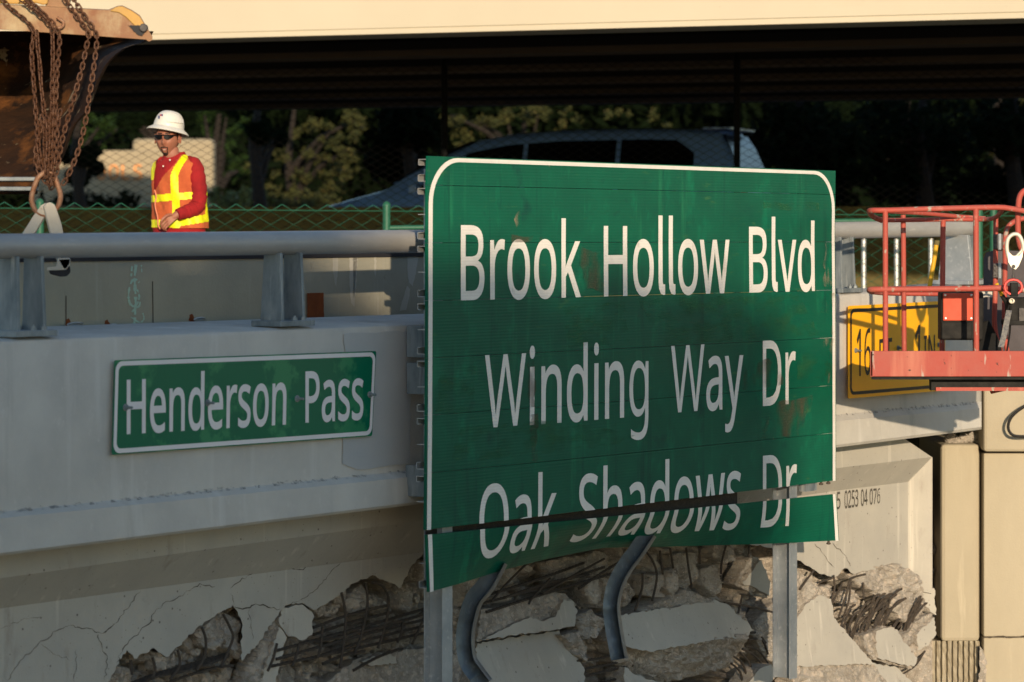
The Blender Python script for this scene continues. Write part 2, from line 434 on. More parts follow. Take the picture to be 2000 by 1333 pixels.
# girder under the ledge: top flange, chamfer, web, end block
lF1 = lin([(0, 1130), (473, 1064), (835, 1016), (1640, 914), (1821, 893)])
lW1 = lin([(0, 1189), (473, 1125), (835, 1078), (1640, 958), (1821, 936)])
OF, OWB = -0.22, -0.37
gd = bpy.data.objects.new('girder', None); COL.objects.link(gd); gd.parent = br; ROOTLOC[gd.name] = ROOTLOC[br.name]
def gprof(px):
    u = BW(px, lL2(px), 0.045) - BN * (0.045 - OF) - UP * 0.004
    return [u - BN * 0.6, u, BW(px, lF1(px), OF), BW(px, lW1(px), OWB), BW(px, lW1(px) + 2, OWB) - BN * 0.42]
b = MB(); b.loft([gprof(x) for x in [-120 + i * 48.5 for i in range(41)]])
obj('top_flange', b, 'girder', gd, smooth=False)
web = [(-120, lW1(-120) - 1), (300, lW1(300) - 1), (640, lW1(640) - 1), (835, lW1(835) - 1), (1250, lW1(1250) - 1), (1640, lW1(1640) - 1), (1776, lW1(1776) - 1), (1776, 1118)]
brk = [(1776, 1118), (1745, 1102), (1700, 1113), (1668, 1122), (1650, 1110), (1630, 1128), (1605, 1122), (1585, 1110), (1560, 1095), (1500, 1070), (1400, 1050), (1250, 1045), (1100, 1050), (950, 1050),
       (880, 1045), (840, 1062), (800, 1112), (782, 1150), (758, 1136), (727, 1124), (690, 1140), (650, 1172), (612, 1192), (590, 1178), (562, 1182), (545, 1197), (500, 1262), (472, 1292), (472, 1214), (455, 1182), (430, 1197), (385, 1226), (350, 1262), (325, 1284), (300, 1266), (262, 1287), (248, 1270), (228, 1300), (205, 1345), (200, 1440)]
def mapO(o): return lambda p: BW(p[0], p[1], o)
poly = web[:-1] + jag(brk, 2.4, 5.5, closed=False, seed=11) + [(-120, 1440)]
b = MB(); b.prism(poly, mapO(OWB), mapO(OWB - 0.055), 0, 1); obj('web', b, ['girder', 'broken'], gd)
# end block flaring out to the flange
def quadp(a, c, ya, yc): return [BW(a, ya, OWB), BW(c, yc, OF)]
b = MB()
A = [BW(1774, lW1(1776), OWB), BW(1821, lF1(1821), OF), BW(1821, 1160, OF), BW(1774, 1150, OWB)]
b.hexa([A[3], A[2], A[2] - BN * .5 + BU * .02, A[3] - BN * .35, A[0], A[1], A[1] - BN * .5 + BU * .02, A[0] - BN * .35]); obj('end_block', b, 'girder', gd)
A = [BW(1774, 1150, OWB - .05), BW(1821, 1160, OF - .05), BW(1821, 1440, OF - .12), BW(1774, 1440, OWB - .1)]
b = MB(); b.hexa([A[3], A[2], A[2] - BN * .4, A[3] - BN * .35, A[0], A[1], A[1] - BN * .4, A[0] - BN * .35]); obj('broken_end_block', b, 'broken', gd)

# broken inside: rough concrete face with hollows
VOIDS = [(735, 1150, 36, 16, .35), (775, 1165, 14, 12, .2), (1150, 1155, 26, 40, .5), (1100, 1140, 40, 12, .2), (1425, 1130, 16, 46, .55), (1415, 1225, 22, 26, .4), (1265, 1165, 14, 24, .4), (1500, 1110, 26, 60, .5), (1665, 1150, 34, 17, .6), (1640, 1190, 24, 34, .45), (1690, 1225, 30, 18, .4), (1350, 1330, 80, 16, .6), (1440, 1300, 22, 22, .4), (1770, 1240, 22, 22, .3), (1170, 1210, 18, 18, .3), (345, 1290, 14, 8, .1), (500, 1300, 7, 16, .12)]
def core_pt(px, py):
    p = BW(px, py, OWB - 0.10)
    q = Vector((p.dot(BU), p.z, 0)) * 7.0
    d, pts = noise.voronoi(q, distance_metric='DISTANCE', exponent=2.5)
    hsh = noise.cell_vector(Vector(pts[0]) * 13.7)
    dis = (hsh.x - 0.5) * 0.10 + (hsh.y - .5) * .5 * (q.x - pts[0].x) * .12 + (hsh.z - .5) * .5 * (q.y - pts[0].y) * .12
    dis += -0.11 * max(0.0, 1 - (d[1] - d[0]) * 4.2)
    dis += 0.034 * noise.fractal(q * 2.2, 1.0, 2.0, 4) + 0.006 * noise.noise(q * 18)
    for vx, vy, rx, ry, dp in VOIDS:
        e = ((px - vx) / rx) ** 2 + ((py - vy) / ry) ** 2
        if e < 2.2: dis -= dp * max(0, min(1, (1.5 - e) * 1.6))
    return p + BN * dis - BN * 0.03
nx, ny = 400, 106
b = MB(); vs = []; fs = []
for j in range(ny + 1):
    for i in range(nx + 1):
        vs.append(core_pt(190 + 1640 * i / nx, 1030 + 420 * j / ny))
for j in range(ny):
    for i in range(nx):
        a = j * (nx + 1) + i; fs.append((a, a + nx + 1, a + nx + 2, a + 1))
b.add(vs, fs); obj('broken_core', b, 'broken', gd, fix=False)
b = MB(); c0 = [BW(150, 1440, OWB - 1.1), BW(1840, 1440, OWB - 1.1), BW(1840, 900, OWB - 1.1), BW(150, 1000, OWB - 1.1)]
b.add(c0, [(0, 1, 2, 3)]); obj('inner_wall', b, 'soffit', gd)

# hairline cracks in the painted web: recess strips built as thin dark wedges
def crack(pts, o, w=1.0, seed=0, parent=gd):
    rnd = random.Random(seed); P = jag(pts, 3.0, 6.0, closed=False, seed=seed)
    b = MB(); n = len(P); L = []; Rr = []
    for i, p in enumerate(P):
        ww = w * rnd.uniform(.1, .75) * (1 if 0 < i < n - 1 else .2)
        q = P[min(i + 1, n - 1)]; q0 = P[max(i - 1, 0)]
        dx, dy = q[0] - q0[0], q[1] - q0[1]; l = math.hypot(dx, dy) or 1
        L.append(BW(p[0] - dy / l * ww, p[1] + dx / l * ww, o)); Rr.append(BW(p[0] + dy / l * ww, p[1] - dx / l * ww, o))
    for i in range(n - 1):
        b.add([L[i], L[i + 1], Rr[i + 1], Rr[i]], [(0, 1, 2, 3)])
    obj('crack', b, 'crack', parent, fix=False)
for k, (pts, w) in enumerate([
    ([(15, 1330), (40, 1290), (75, 1258), (115, 1230), (135, 1222), (175, 1228), (200, 1238), (230, 1215), (255, 1178), (275, 1152)], 1.0),
    ([(200, 1238), (212, 1228), (220, 1222)], .9), ([(228, 1295), (240, 1268), (262, 1243), (290, 1220), (302, 1197), (318, 1180), (350, 1165), (375, 1150), (390, 1140), (420, 1146)], 1.3),
    ([(450, 1150), (458, 1142), (490, 1122), (520, 1113), (560, 1105), (585, 1113), (605, 1106), (650, 1095), (700, 1085), (760, 1078), (800, 1074)], 1.7),
    ([(450, 1160), (455, 1172), (458, 1182)], 1.5), ([(458, 1186), (480, 1188), (500, 1180), (530, 1188), (548, 1190)], 1.9), ([(560, 1183), (590, 1170), (620, 1150), (640, 1125), (665, 1100)], 1.0),
    ([(145, 1333), (150, 1300), (148, 1268)], 1.0), ([(192, 1238), (200, 1272), (210, 1282), (205, 1330)], 1.2), ([(485, 1185), (490, 1220), (494, 1250)], .7), ([(0, 1230), (40, 1212), (80, 1205)], .6), ([(80, 1258), (110, 1280), (140, 1290)], .6),
    ([(1591, 1062), (1604, 1078), (1614, 1090), (1628, 1108)], 1.1), ([(1626, 1060), (1645, 1080), (1655, 1095), (1661, 1108)], 1.1)]):
    crack(pts, OWB + 0.0025, w, seed=k)

# broken slabs that still hang in the girder: painted skin in front, rough edges behind
def tilted(o, cx=0, cy=0, gx=0, gy=0): return lambda p: BW(p[0], p[1], o + gx * (p[0] - cx) + gy * (p[1] - cy))
def slab(poly, o, t, gx=0, gy=0, skin=None, name='concrete_block', parent=None, seed=0, shrink=.9, label=None, base=1):
    """rough block with outline poly; skin: outline of the painted face left on it (None: all painted, False: none)"""
    cx = sum(p[0] for p in poly) / len(poly); cy = sum(p[1] for p in poly) / len(poly)
    f = tilted(o, cx, cy, gx, gy)
    pj = jag(poly, 2.2, 6, seed=seed)
    b = MB()
    def bk(p):
        q = (cx + (p[0] - cx) * shrink, cy + (p[1] - cy) * shrink)
        return f(q) - BN * t + Vector((noise.noise((p[0] * .1, p[1] * .1, seed)), 0, noise.noise((p[0] * .1, p[1] * .1, seed + 5)))) * .012
    if skin is None:
        b.prism(pj, f, bk, 0, 1)
    else:
        # rough face: points scattered through the outline, joined and pushed in and out
        rn = random.Random(seed); x0, x1 = min(p[0] for p in pj), max(p[0] for p in pj); y0, y1 = min(p[1] for p in pj), max(p[1] for p in pj)
        n = len(pj); step = max(3.2, math.sqrt((x1 - x0) * (y1 - y0) / 900)); pts = [Vector(p) for p in pj]
        y = y0
        while y < min(y1, 1350):
            x = x0
            while x < x1:
                pts.append(Vector((x + rn.uniform(-.45, .45) * step, y + rn.uniform(-.45, .45) * step))); x += step
            y += step
        vo, eo, fo, ov, oe, of = delaunay_2d_cdt(pts, [], [list(range(n))], 1, 1e-4)
        edge = set(i for i, src in enumerate(ov) if any(q < n for q in src))
        vv = []
        for i, p in enumerate(vo):
            q = f(p); w = Vector((q.dot(BU), q.z, seed))
            dis = .045 * noise.fractal(w * 9, 1.0, 2.0, 5) + .016 * noise.noise(w * 45)
            if skin: dis = -abs(dis) - .016
            vv.append(q + BN * (dis if i not in edge else -.022 + .01 * noise.noise(w * 40)))
        b.add(vv, fo, 1)
        em = {src: i for i, s_ in enumerate(ov) for src in s_ if src < n}
        fr = [vv[em[i]] for i in range(n)]; bkv = [bk(p) for p in pj]
        b.loft([fr, bkv], closed=True, caps=False, mi=1)
        if skin:
            sj = jag(skin, 2.0, 5, seed=seed + 1)
            b.prism(sj, lambda p: f(p) + BN * .004, lambda p: f(p) - BN * .03, 0, 1)
    o_ = obj(name, b, ['girder', 'broken'], parent, fix=True)
    if parent is None: tag(o_, label, 'concrete chunk', 'broken concrete in the girder')
    return o_
OB = OWB
slab([(936, 1254), (1120, 1226), (1132, 1182), (1112, 1163), (1085, 1158), (1060, 1163), (1030, 1172), (990, 1188), (945, 1192)], OB + .02, .16, gy=.0006, skin=[(940, 1250), (1121, 1224), (1126, 1190), (1116, 1174), (1100, 1171), (1085, 1204), (1062, 1214), (1035, 1205), (975, 1232)], parent=gd, seed=1)
slab([(932, 1257), (1092, 1231), (1112, 1262), (1141, 1305), (1146, 1420), (930, 1440), (918, 1340)], OB + .06, .2, gy=.0012, parent=gd, seed=2)
slab([(1204, 1204), (1268, 1193), (1350, 1181), (1400, 1173), (1420, 1180), (1473, 1231), (1455, 1245), (1390, 1251), (1268, 1273), (1204, 1258)], OB + .10, .22, gy=.0014, parent=gd, seed=3)
slab([(1204, 1252), (1268, 1266), (1390, 1246), (1466, 1236), (1447, 1276), (1430, 1302), (1330, 1330), (1258, 1336), (1204, 1296)], OB + .06, .25, gy=-.002, skin=False, parent=gd, seed=4)
slab([(1215, 1212), (1250, 1192), (1290, 1176), (1340, 1149), (1372, 1164), (1410, 1178), (1350, 1190), (1268, 1203)], OB + .02, .18, skin=False, parent=gd, seed=5)
slab([(1555, 1110), (1600, 1140), (1625, 1175), (1628, 1205), (1640, 1228), (1662, 1247), (1700, 1285), (1722, 1312), (1745, 1345), (1700, 1350), (1555, 1350)], OB + .10, .2, gx=.0003, gy=.0004, skin=[(1555, 1212), (1575, 1179), (1598, 1163), (1622, 1170), (1628, 1207), (1662, 1247), (1690, 1278), (1706, 1297), (1555, 1302)], parent=gd, seed=6)
slab([(1550, 1302), (1706, 1297), (1722, 1315), (1760, 1440), (1550, 1440)], OB + .10, .2, gy=.003, parent=gd, seed=7)
slab([(1655, 1122), (1700, 1111), (1755, 1101), (1797, 1122), (1806, 1160), (1804, 1200), (1770, 1217), (1740, 1182), (1690, 1152)], OB + .05, .3, gx=.0008, skin=False, parent=gd, seed=8)
slab([(552, 1189), (590, 1181), (612, 1200), (610, 1240), (590, 1251), (560, 1240), (545, 1215)], OB + .015, .1, gx=.0008, parent=gd, seed=9)
slab([(472, 1345), (500, 1272), (542, 1204), (552, 1222), (524, 1290), (508, 1345)], OB - .03, .1, skin=False, parent=gd, seed=10)
slab([(505, 1345), (545, 1225), (560, 1245), (535, 1345)], OB + .0, .1, gx=.001, parent=gd, seed=31)
slab([(640, 1336), (700, 1290), (850, 1262), (930, 1290), (925, 1440), (620, 1440)], OB + .0, .15, gy=.0008, skin=[(705, 1292), (745, 1276), (772, 1283), (775, 1296), (720, 1300)], parent=gd, seed=32)
slab([(208, 1345), (230, 1299), (256, 1308), (266, 1345), (262, 1400), (208, 1400)], OB - .05, .1, skin=False, parent=gd, seed=33)
slab([(440, 1196), (470, 1212), (471, 1290), (440, 1268), (436, 1230)], OB - .045, .1, skin=False, parent=gd, seed=34)
# loose chunks lying among the steel
for k, (poly, o, t, gx, gy, skin, lab) in enumerate([
    ([(1440, 1142), (1468, 1094), (1484, 1088), (1507, 1138), (1504, 1169), (1480, 1165)], OB + .05, .14, .0012, -.001, [(1449, 1140), (1474, 1108), (1486, 1094), (1505, 1138), (1502, 1165), (1478, 1150)], 'pale pointed concrete chunk standing in the dark gap left of the right sign post'),
    ([(1450, 1350), (1480, 1311), (1506, 1297), (1517, 1314), (1500, 1350)], OB + .12, .16, .001, 0, None, 'small pale concrete chunk low down beside the foot of the right sign post'),
    ([(1220, 1303), (1240, 1318), (1262, 1327), (1320, 1340), (1360, 1400), (1216, 1400)], OB + .12, .16, 0, .001, None, 'pale concrete chunk at the bottom edge below the end of the right bent brace'),
    ([(1690, 1242), (1730, 1223), (1752, 1227), (1763, 1250), (1793, 1285), (1786, 1307), (1755, 1301), (1712, 1290), (1695, 1265)], OB + .13, .16, 0, .0006, [(1712, 1232), (1731, 1227), (1752, 1230), (1762, 1251), (1791, 1285), (1784, 1302), (1755, 1297), (1714, 1285), (1710, 1260)], 'flat grey concrete chunk below the fan of bent strands near the fluted column'),
    ([(1765, 1258), (1795, 1213), (1826, 1199), (1829, 1236), (1814, 1263), (1790, 1276)], OB + .14, .12, .001, 0, [(1789, 1240), (1824, 1206), (1828, 1236), (1813, 1261), (1792, 1270)], 'upright concrete chunk leaning on the column edge above the fluted part'),
    ([(1803, 1158), (1824, 1149), (1829, 1202), (1817, 1195), (1806, 1180)], OB + .12, .08, .003, 0, None, 'narrow concrete splinter stuck beside the smooth column above the leaning chunk'),
    ([(1700, 1294), (1752, 1304), (1768, 1318), (1800, 1360), (1730, 1360)], OB + .13, .14, 0, .001, None, 'lowest concrete chunk at the bottom edge left of the fluted column'),
    ([(1262, 1164), (1262, 1122), (1300, 1118), (1322, 1160), (1300, 1170)], OB - .02, .12, 0, 0, False, 'brown rough chunk behind the looping bar under the green sign'),
    ([(1312, 1084), (1360, 1078), (1367, 1128), (1340, 1156), (1322, 1140)], OB - .06, .12, 0, 0, False, 'tall brown chunk behind two hanging bars under the green sign'),
    ([(1375, 1112), (1402, 1105), (1414, 1150), (1398, 1168), (1378, 1146)], OB + .01, .12, .002, 0, False, 'block shaped rough chunk left of the dark gap under the green sign'),
    ([(1400, 1062), (1443, 1064), (1438, 1096), (1415, 1103), (1398, 1090)], OB + .0, .12, 0, 0, False, 'rough chunk tucked right against the lower edge of the green sign'),
    ([(1305, 1116), (1318, 1108), (1324, 1150), (1318, 1166), (1306, 1150)], OB + .03, .07, 0, 0, False, 'thin pale sliver of concrete standing between the brown chunks under the sign'),
    ([(1060, 1100), (1180, 1075), (1190, 1115), (1150, 1135), (1065, 1140)], OB - .08, .1, 0, 0, False, 'dark rough chunk behind the strands between the two bent braces'),
    ([(1150, 1130), (1172, 1128), (1180, 1175), (1158, 1182), (1148, 1160)], OB + .0, .1, 0, 0, False, 'rough chunk just left of the middle of the right bent brace'),
    ([(1124, 1205), (1160, 1190), (1178, 1215), (1172, 1245), (1140, 1250)], OB + .02, .12, 0, 0, False, 'lumpy chunk between the broken flange and the right bent brace'),
    ([(1100, 1240), (1132, 1232), (1150, 1270), (1145, 1298), (1120, 1275)], OB + .03, .1, 0, 0, False, 'cracked chunk on the right end of the lower broken flange'),
    ([(1412, 1180), (1450, 1185), (1462, 1215), (1440, 1228), (1418, 1205)], OB + .0, .1, 0, 0, False, 'grey rough chunk under the pointed pale chunk'),
    ([(1478, 1215), (1524, 1168), (1530, 1250), (1500, 1280), (1470, 1240)], OB + .03, .15, 0, 0, False, 'large rough chunk touching the left side of the right sign post'),
    ([(1480, 1245), (1528, 1255), (1528, 1300), (1500, 1290)], OB + .02, .12, 0, 0, False, 'brown chunk beneath the bent strands beside the right sign post'),
    ([(300, 1270), (330, 1284), (345, 1270), (352, 1300), (310, 1312)], OB - .03, .1, 0, 0, False, 'rounded chunk in the broken girder left of the braided strand'),
    ([(385, 1228), (428, 1200), (440, 1246), (420, 1272), (392, 1262)], OB - .04, .1, 0, 0, False, 'rough chunk wedged under the ragged edge below the small green sign'),
    ([(690, 1160), (712, 1142), (724, 1165), (720, 1192), (690, 1200), (672, 1180)], OB - .05, .1, 0, 0, False, 'rounded brown chunk inside the dark arched hole'),
    ([(1640, 1160), (1668, 1152), (1680, 1165), (1672, 1182), (1648, 1180)], OB - .02, .08, 0, 0, False, 'small sunlit lump inside the dark hole right of the sign post'),
    ([(1600, 1150), (1622, 1142), (1630, 1160), (1612, 1178)], OB - .02, .08, 0, 0, False, 'small sunlit lump just above the big fallen slab'),
]):
    slab(poly, o, t, gx, gy, skin, parent=None, seed=40 + k, name='concrete_chunk', label=lab)
# small rubble filling the gaps: one mass
b = MB(); rnd = random.Random(5)
ico = bmesh.new(); bmesh.ops.create_icosphere(ico, subdivisions=1, radius=1); IV = [v.co.copy() for v in ico.verts]; IF = [tuple(v.index for v in f.verts) for f in ico.faces]; ico.free()
def lump(b, c, r, seed, mi=0):
    sx, sy, sz = (rnd.uniform(.6, 1.2) for _ in range(3))
    b.add([c + Vector((v.x * sx, v.y * sy, v.z * sz)) * r * (1 + .45 * noise.noise(v * 1.3 + Vector((seed, seed * .7, 0)))) for v in IV], IF, mi)
for k in range(1150):
    x = rnd.uniform(240, 1810); 
    y = rnd.uniform(1150, 1345) if x > 560 else rnd.uniform(1265, 1345)
    if x < 470 and y < 1345 - (x - 200) * .42: continue
    r = rnd.uniform(.006, .032) if rnd.random() < .8 else rnd.uniform(.03, .055)
    c = core_pt(x, y)
    lump(b, c + BN * .005, r, k)
obj('rubble', b, 'broken', gd, fix=False)['kind'] = 'stuff'

# reinforcing bars and strands
def sm(P, n=5):
    out = []
    for i in range(len(P) - 1):
        p0, p1, p2, p3 = P[max(i - 1, 0)], P[i], P[i + 1], P[min(i + 2, len(P) - 1)]
        for j in range(n):
            t = j / n
            out.append(tuple(.5 * (2 * p1[k] + (p2[k] - p0[k]) * t + (2 * p0[k] - 5 * p1[k] + 4 * p2[k] - p3[k]) * t * t + (3 * p1[k] - p0[k] - 3 * p2[k] + p3[k]) * t ** 3) for k in range(len(p1))))
    return out + [tuple(P[-1])]
def bar(pts, r=.0065, o0=OB - .03, o1=None, n=6):
    o1 = o0 if o1 is None else o1; P = sm(pts); m = len(P)
    b = MB(); b.tube([BW(p[0], p[1], o0 + (o1 - o0) * i / (m - 1)) for i, p in enumerate(P)], r, n)
    obj('reinforcing_bar', b, 'rebar', gd, smooth=True)
def strand(pts, r=.006, o0=OB - .03, o1=None):     # seven wire strand: three twisted wires read at this size
    o1 = o0 if o1 is None else o1; P = sm(pts, 8); m = len(P); C = [BW(p[0], p[1], o0 + (o1 - o0) * i / (m - 1)) for i, p in enumerate(P)]
    b = MB()
    L = 0; acc = [0]
    for a, c in zip(C, C[1:]): L += (c - a).length; acc.append(L)
    k = max(8, int(L / .02)); D = []
    for i in range(k + 1):
        s = L * i / k; j = max(q for q in range(m) if acc[q] <= s + 1e-9); j = min(j, m - 2)
        t = (s - acc[j]) / max(acc[j + 1] - acc[j], 1e-6); D.append((C[j].lerp(C[j + 1], t), s))
    for w in range(3):
        b.tube([p + (BN * math.cos(s * 60 + w * 2.1) + UP * math.sin(s * 60 + w * 2.1)) * r * .55 for p, s in D], r * .62, 5)
    obj('prestressing_strand', b, 'rebar', gd)
rnd = random.Random(21)
for (x0, y0, x1, y1) in [(537, 1272, 848, 1184), (540, 1288, 848, 1206), (528, 1302, 850, 1232), (600, 1290, 850, 1218), (612, 1226, 760, 1182), (612, 1240, 765, 1196), (615, 1255, 848, 1194), (630, 1297, 712, 1272), (690, 1310, 780, 1268), (820, 1200, 848, 1190),
                         (945, 1178, 1180, 1108), (950, 1196, 1205, 1118), (985, 1168, 1150, 1122), (960, 1160, 1140, 1100), (1125, 1292, 1222, 1270), (1135, 1308, 1250, 1284), (1140, 1322, 1236, 1300), (1150, 1336, 1230, 1318), (1130, 1150, 1224, 1090)]:
    strand([(x0, y0), ((x0 + x1) / 2 + rnd.uniform(-4, 4), (y0 + y1) / 2 + rnd.uniform(-5, 5)), (x1, y1)], .0085, OB + rnd.uniform(-.015, .03))
for k in range(4):
    strand([(258, 1334 + k * 4), (300, 1318 + k * 2), (350, 1304 + k * 3), (400, 1290 + k * 3), (446, 1276 + k * 2)], .008, OB - .03 + .012 * k)
strand([(300, 1345), (360, 1322), (420, 1305), (455, 1300)], .008, OB - .02)
for pts in [[(667, 1158), (675, 1200), (672, 1250), (664, 1306)], [(714, 1138), (718, 1180), (706, 1240), (693, 1276)], [(727, 1138), (748, 1146), (759, 1175), (752, 1225), (738, 1266)], [(630, 1224), (627, 1260), (620, 1286)], [(585, 1258), (578, 1282), (571, 1302)], [(541, 1257), (534, 1285), (523, 1311)], [(838, 1178), (825, 1215), (805, 1258)], [(787, 1215), (783, 1240), (776, 1255)],
            [(436, 1200), (450, 1228), (455, 1246), (444, 1276), (432, 1302)], [(394, 1226), (401, 1245), (402, 1268), (396, 1290), (384, 1310)], [(347, 1270), (352, 1292), (346, 1310), (332, 1327)], [(298, 1285), (303, 1308), (296, 1326)], [(255, 1290), (258, 1318)],
            [(1262, 1078), (1276, 1098), (1283, 1128), (1274, 1174)], [(1255, 1120), (1254, 1150), (1240, 1194)], [(1289, 1076), (1291, 1098), (1295, 1122)], [(1309, 1072), (1312, 1092), (1315, 1110)], [(1340, 1070), (1345, 1110), (1352, 1150)], [(1366, 1068), (1367, 1102)], [(1418, 1066), (1410, 1098), (1408, 1132)], [(1463, 1066), (1463, 1100)], [(1516, 1112), (1514, 1174)], [(1415, 1178), (1460, 1184), (1510, 1196)], [(1450, 1162), (1442, 1198)],
            [(1075, 1130), (1040, 1168), (1033, 1180)], [(1180, 1092), (1110, 1130), (1060, 1160)], [(1030, 1100), (990, 1140), (960, 1175)],
            [(1562, 1152), (1576, 1132), (1590, 1114)], [(1465, 1236), (1480, 1238), (1496, 1256)], [(1462, 1250), (1488, 1250), (1500, 1278)], [(1450, 1268), (1472, 1280), (1488, 1298)], [(1432, 1282), (1450, 1296), (1458, 1320)], [(1428, 1296), (1445, 1312), (1450, 1333)], [(1455, 1262), (1480, 1270), (1500, 1295)], [(1445, 1275), (1462, 1292), (1472, 1318)],
            [(1622, 1180), (1630, 1150), (1628, 1124)], [(1625, 1180), (1636, 1158), (1645, 1140)], [(1638, 1206), (1652, 1165), (1662, 1132), (1690, 1122)], [(1642, 1226), (1650, 1198), (1658, 1172), (1662, 1136)], [(1686, 1138), (1687, 1170)], [(1600, 1138), (1625, 1130)], [(1712, 1162), (1711, 1195)],
            [(1762, 1318), (1788, 1300), (1806, 1272)], [(1776, 1300), (1795, 1286), (1808, 1270)]]:
    bar(pts, .0075, OB + .03)
rnd = random.Random(8)
for k in range(19):    # fan of bent strands right of the sign post
    t = k / 18
    bx, by = 1648 + t * 100 + rnd.uniform(-8, 8), 1246 - t * 14 + rnd.uniform(-8, 8)
    ex, ey = bx + rnd.uniform(22, 62), by - rnd.uniform(48, 82)
    strand([(bx, by), (bx + (ex - bx) * .32 + rnd.uniform(-3, 3), by + (ey - by) * .5), (ex - 12, ey + 8), (ex, ey)], .0085, OB + .02, OB + rnd.uniform(.07, .14))
for k in range(10):
    bx, by = 1768 + rnd.uniform(-10, 14), 1246 + rnd.uniform(-10, 10)
    ex, ey = 1790 + rnd.uniform(-6, 18), 1172 + rnd.uniform(-8, 24)
    strand([(bx, by), ((bx + ex) / 2 - 4, (by + ey) / 2), (ex, ey)], .008, OB + .04, OB + .12)

# ------------------------------------------------------------------ pier at the right
pr = thing('bridge_pier', W(1900, 440, 22.3) * Vector((1, 1, 0)).length * 0 + Vector((3.4, 22.4, 0)), 'sunlit cream concrete pier with a fluted lower column right of the broken girder', 'pier')
def FR(px, py, d): return W(px, py, d)
def frontbox(x0, x1, y0, y1, d, depth, m, name, parent, bev=.0, jagged=None, lean=0):
    b = MB()
    f = [(x0, y1), (x1, y1), (x1 + lean, y0), (x0 + lean, y0)]
    A = [W(x, y, d) for x, y in f]
    b.hexa([A[0], A[1], A[1] + Vector((0, depth, 0)), A[0] + Vector((0, depth, 0)), A[3], A[2], A[2] + Vector((0, depth, 0)), A[3] + Vector((0, depth, 0))])
    return obj(name, b, m, parent, bevel=bev)
frontbox(1838, 1914, 868, 1254, 22.30, 1.2, 'pier', 'column', pr, .03)
frontbox(1826, 1850, 900, 1600, 23.2, .4, 'soffit', 'joint_filler', pr)
frontbox(1921.5, 2140, 886, 1244, 22.24, 1.2, 'pier', 'wall_panel', pr, .008)
frontbox(1921.5, 2140, 1246, 2600, 22.25, 1.2, 'pier', 'wall_panel', pr, .008)
frontbox(1921.5, 2140, 550, 883, 22.16, 1.2, 'pier', 'cap_block', pr, .022)
frontbox(1780, 1914, 1254, 2600, 22.36, 1.2, 'pier', 'fluted_base', pr)
frontbox(1912, 1925, 800, 2600, 22.9, .3, 'crack', 'open_joint', pr)
rnd = random.Random(2)
for k in range(12):   # raised ribs of the fluted form liner, rough on their edges
    x = 1786 + k * 10.7
    ring = []
    b = MB()
    rows = []
    for j in range(48):
        y = 1252 + j * 9.5
        w0, w1 = rnd.uniform(-.5, .5), rnd.uniform(-1.6, 1.6)
        rows.append([W(x - .6 + w0, y, 22.37), W(x + .9 + w0, y, 22.315 + rnd.uniform(-.006, .006)), W(x + 5.2, y, 22.305 + rnd.uniform(-.004, .004)), W(x + 7.6 + w1 * .5, y, 22.32), W(x + 8.6 + w1, y, 22.37)])
    b.loft(rows, closed=False, caps=False); obj('flute_rib', b, 'pier', pr)
b = MB(); pj = jag([(1913, 1262), (1920, 1270), (1927, 1290), (1925, 1330), (1930, 1440), (1912, 1440)], 2.4, 6, seed=3)
b.prism(pj, lambda p: W(p[0], p[1], 22.22), lambda p: W(p[0], p[1], 22.5)); obj('spalled_corner', b, 'broken', pr)
b = MB(); P = jag([(1921, 1246), (1950, 1243), (1975, 1246), (2010, 1243)], 2, 7, closed=False, seed=9)
for a, c in zip(P, P[1:]): b.add([W(a[0], a[1] - .8, 22.237), W(c[0], c[1] - .8, 22.237), W(c[0], c[1] + 1.1, 22.237), W(a[0], a[1] + 1.1, 22.237)], [(0, 1, 2, 3)])
obj('crack', b, 'crack', pr, fix=False)
b = MB()
for k in range(26):
    lump(b, W(rnd.uniform(1840, 1912), rnd.uniform(852, 864), 22.45), rnd.uniform(.015, .04), k)
obj('bearing_rubble', b, 'broken', pr, fix=False)['kind'] = 'stuff'
b = MB(); b.tube([W(x, y, 22.05) for x, y in sm([(2040, 780), (2005, 792), (1978, 812), (1969, 832), (1975, 848), (1992, 853), (2030, 851)])], .011, 8)
tag(obj('hose', b, 'black', None, smooth=True), 'black hose hanging in a loop in front of the cream pier', 'hose')

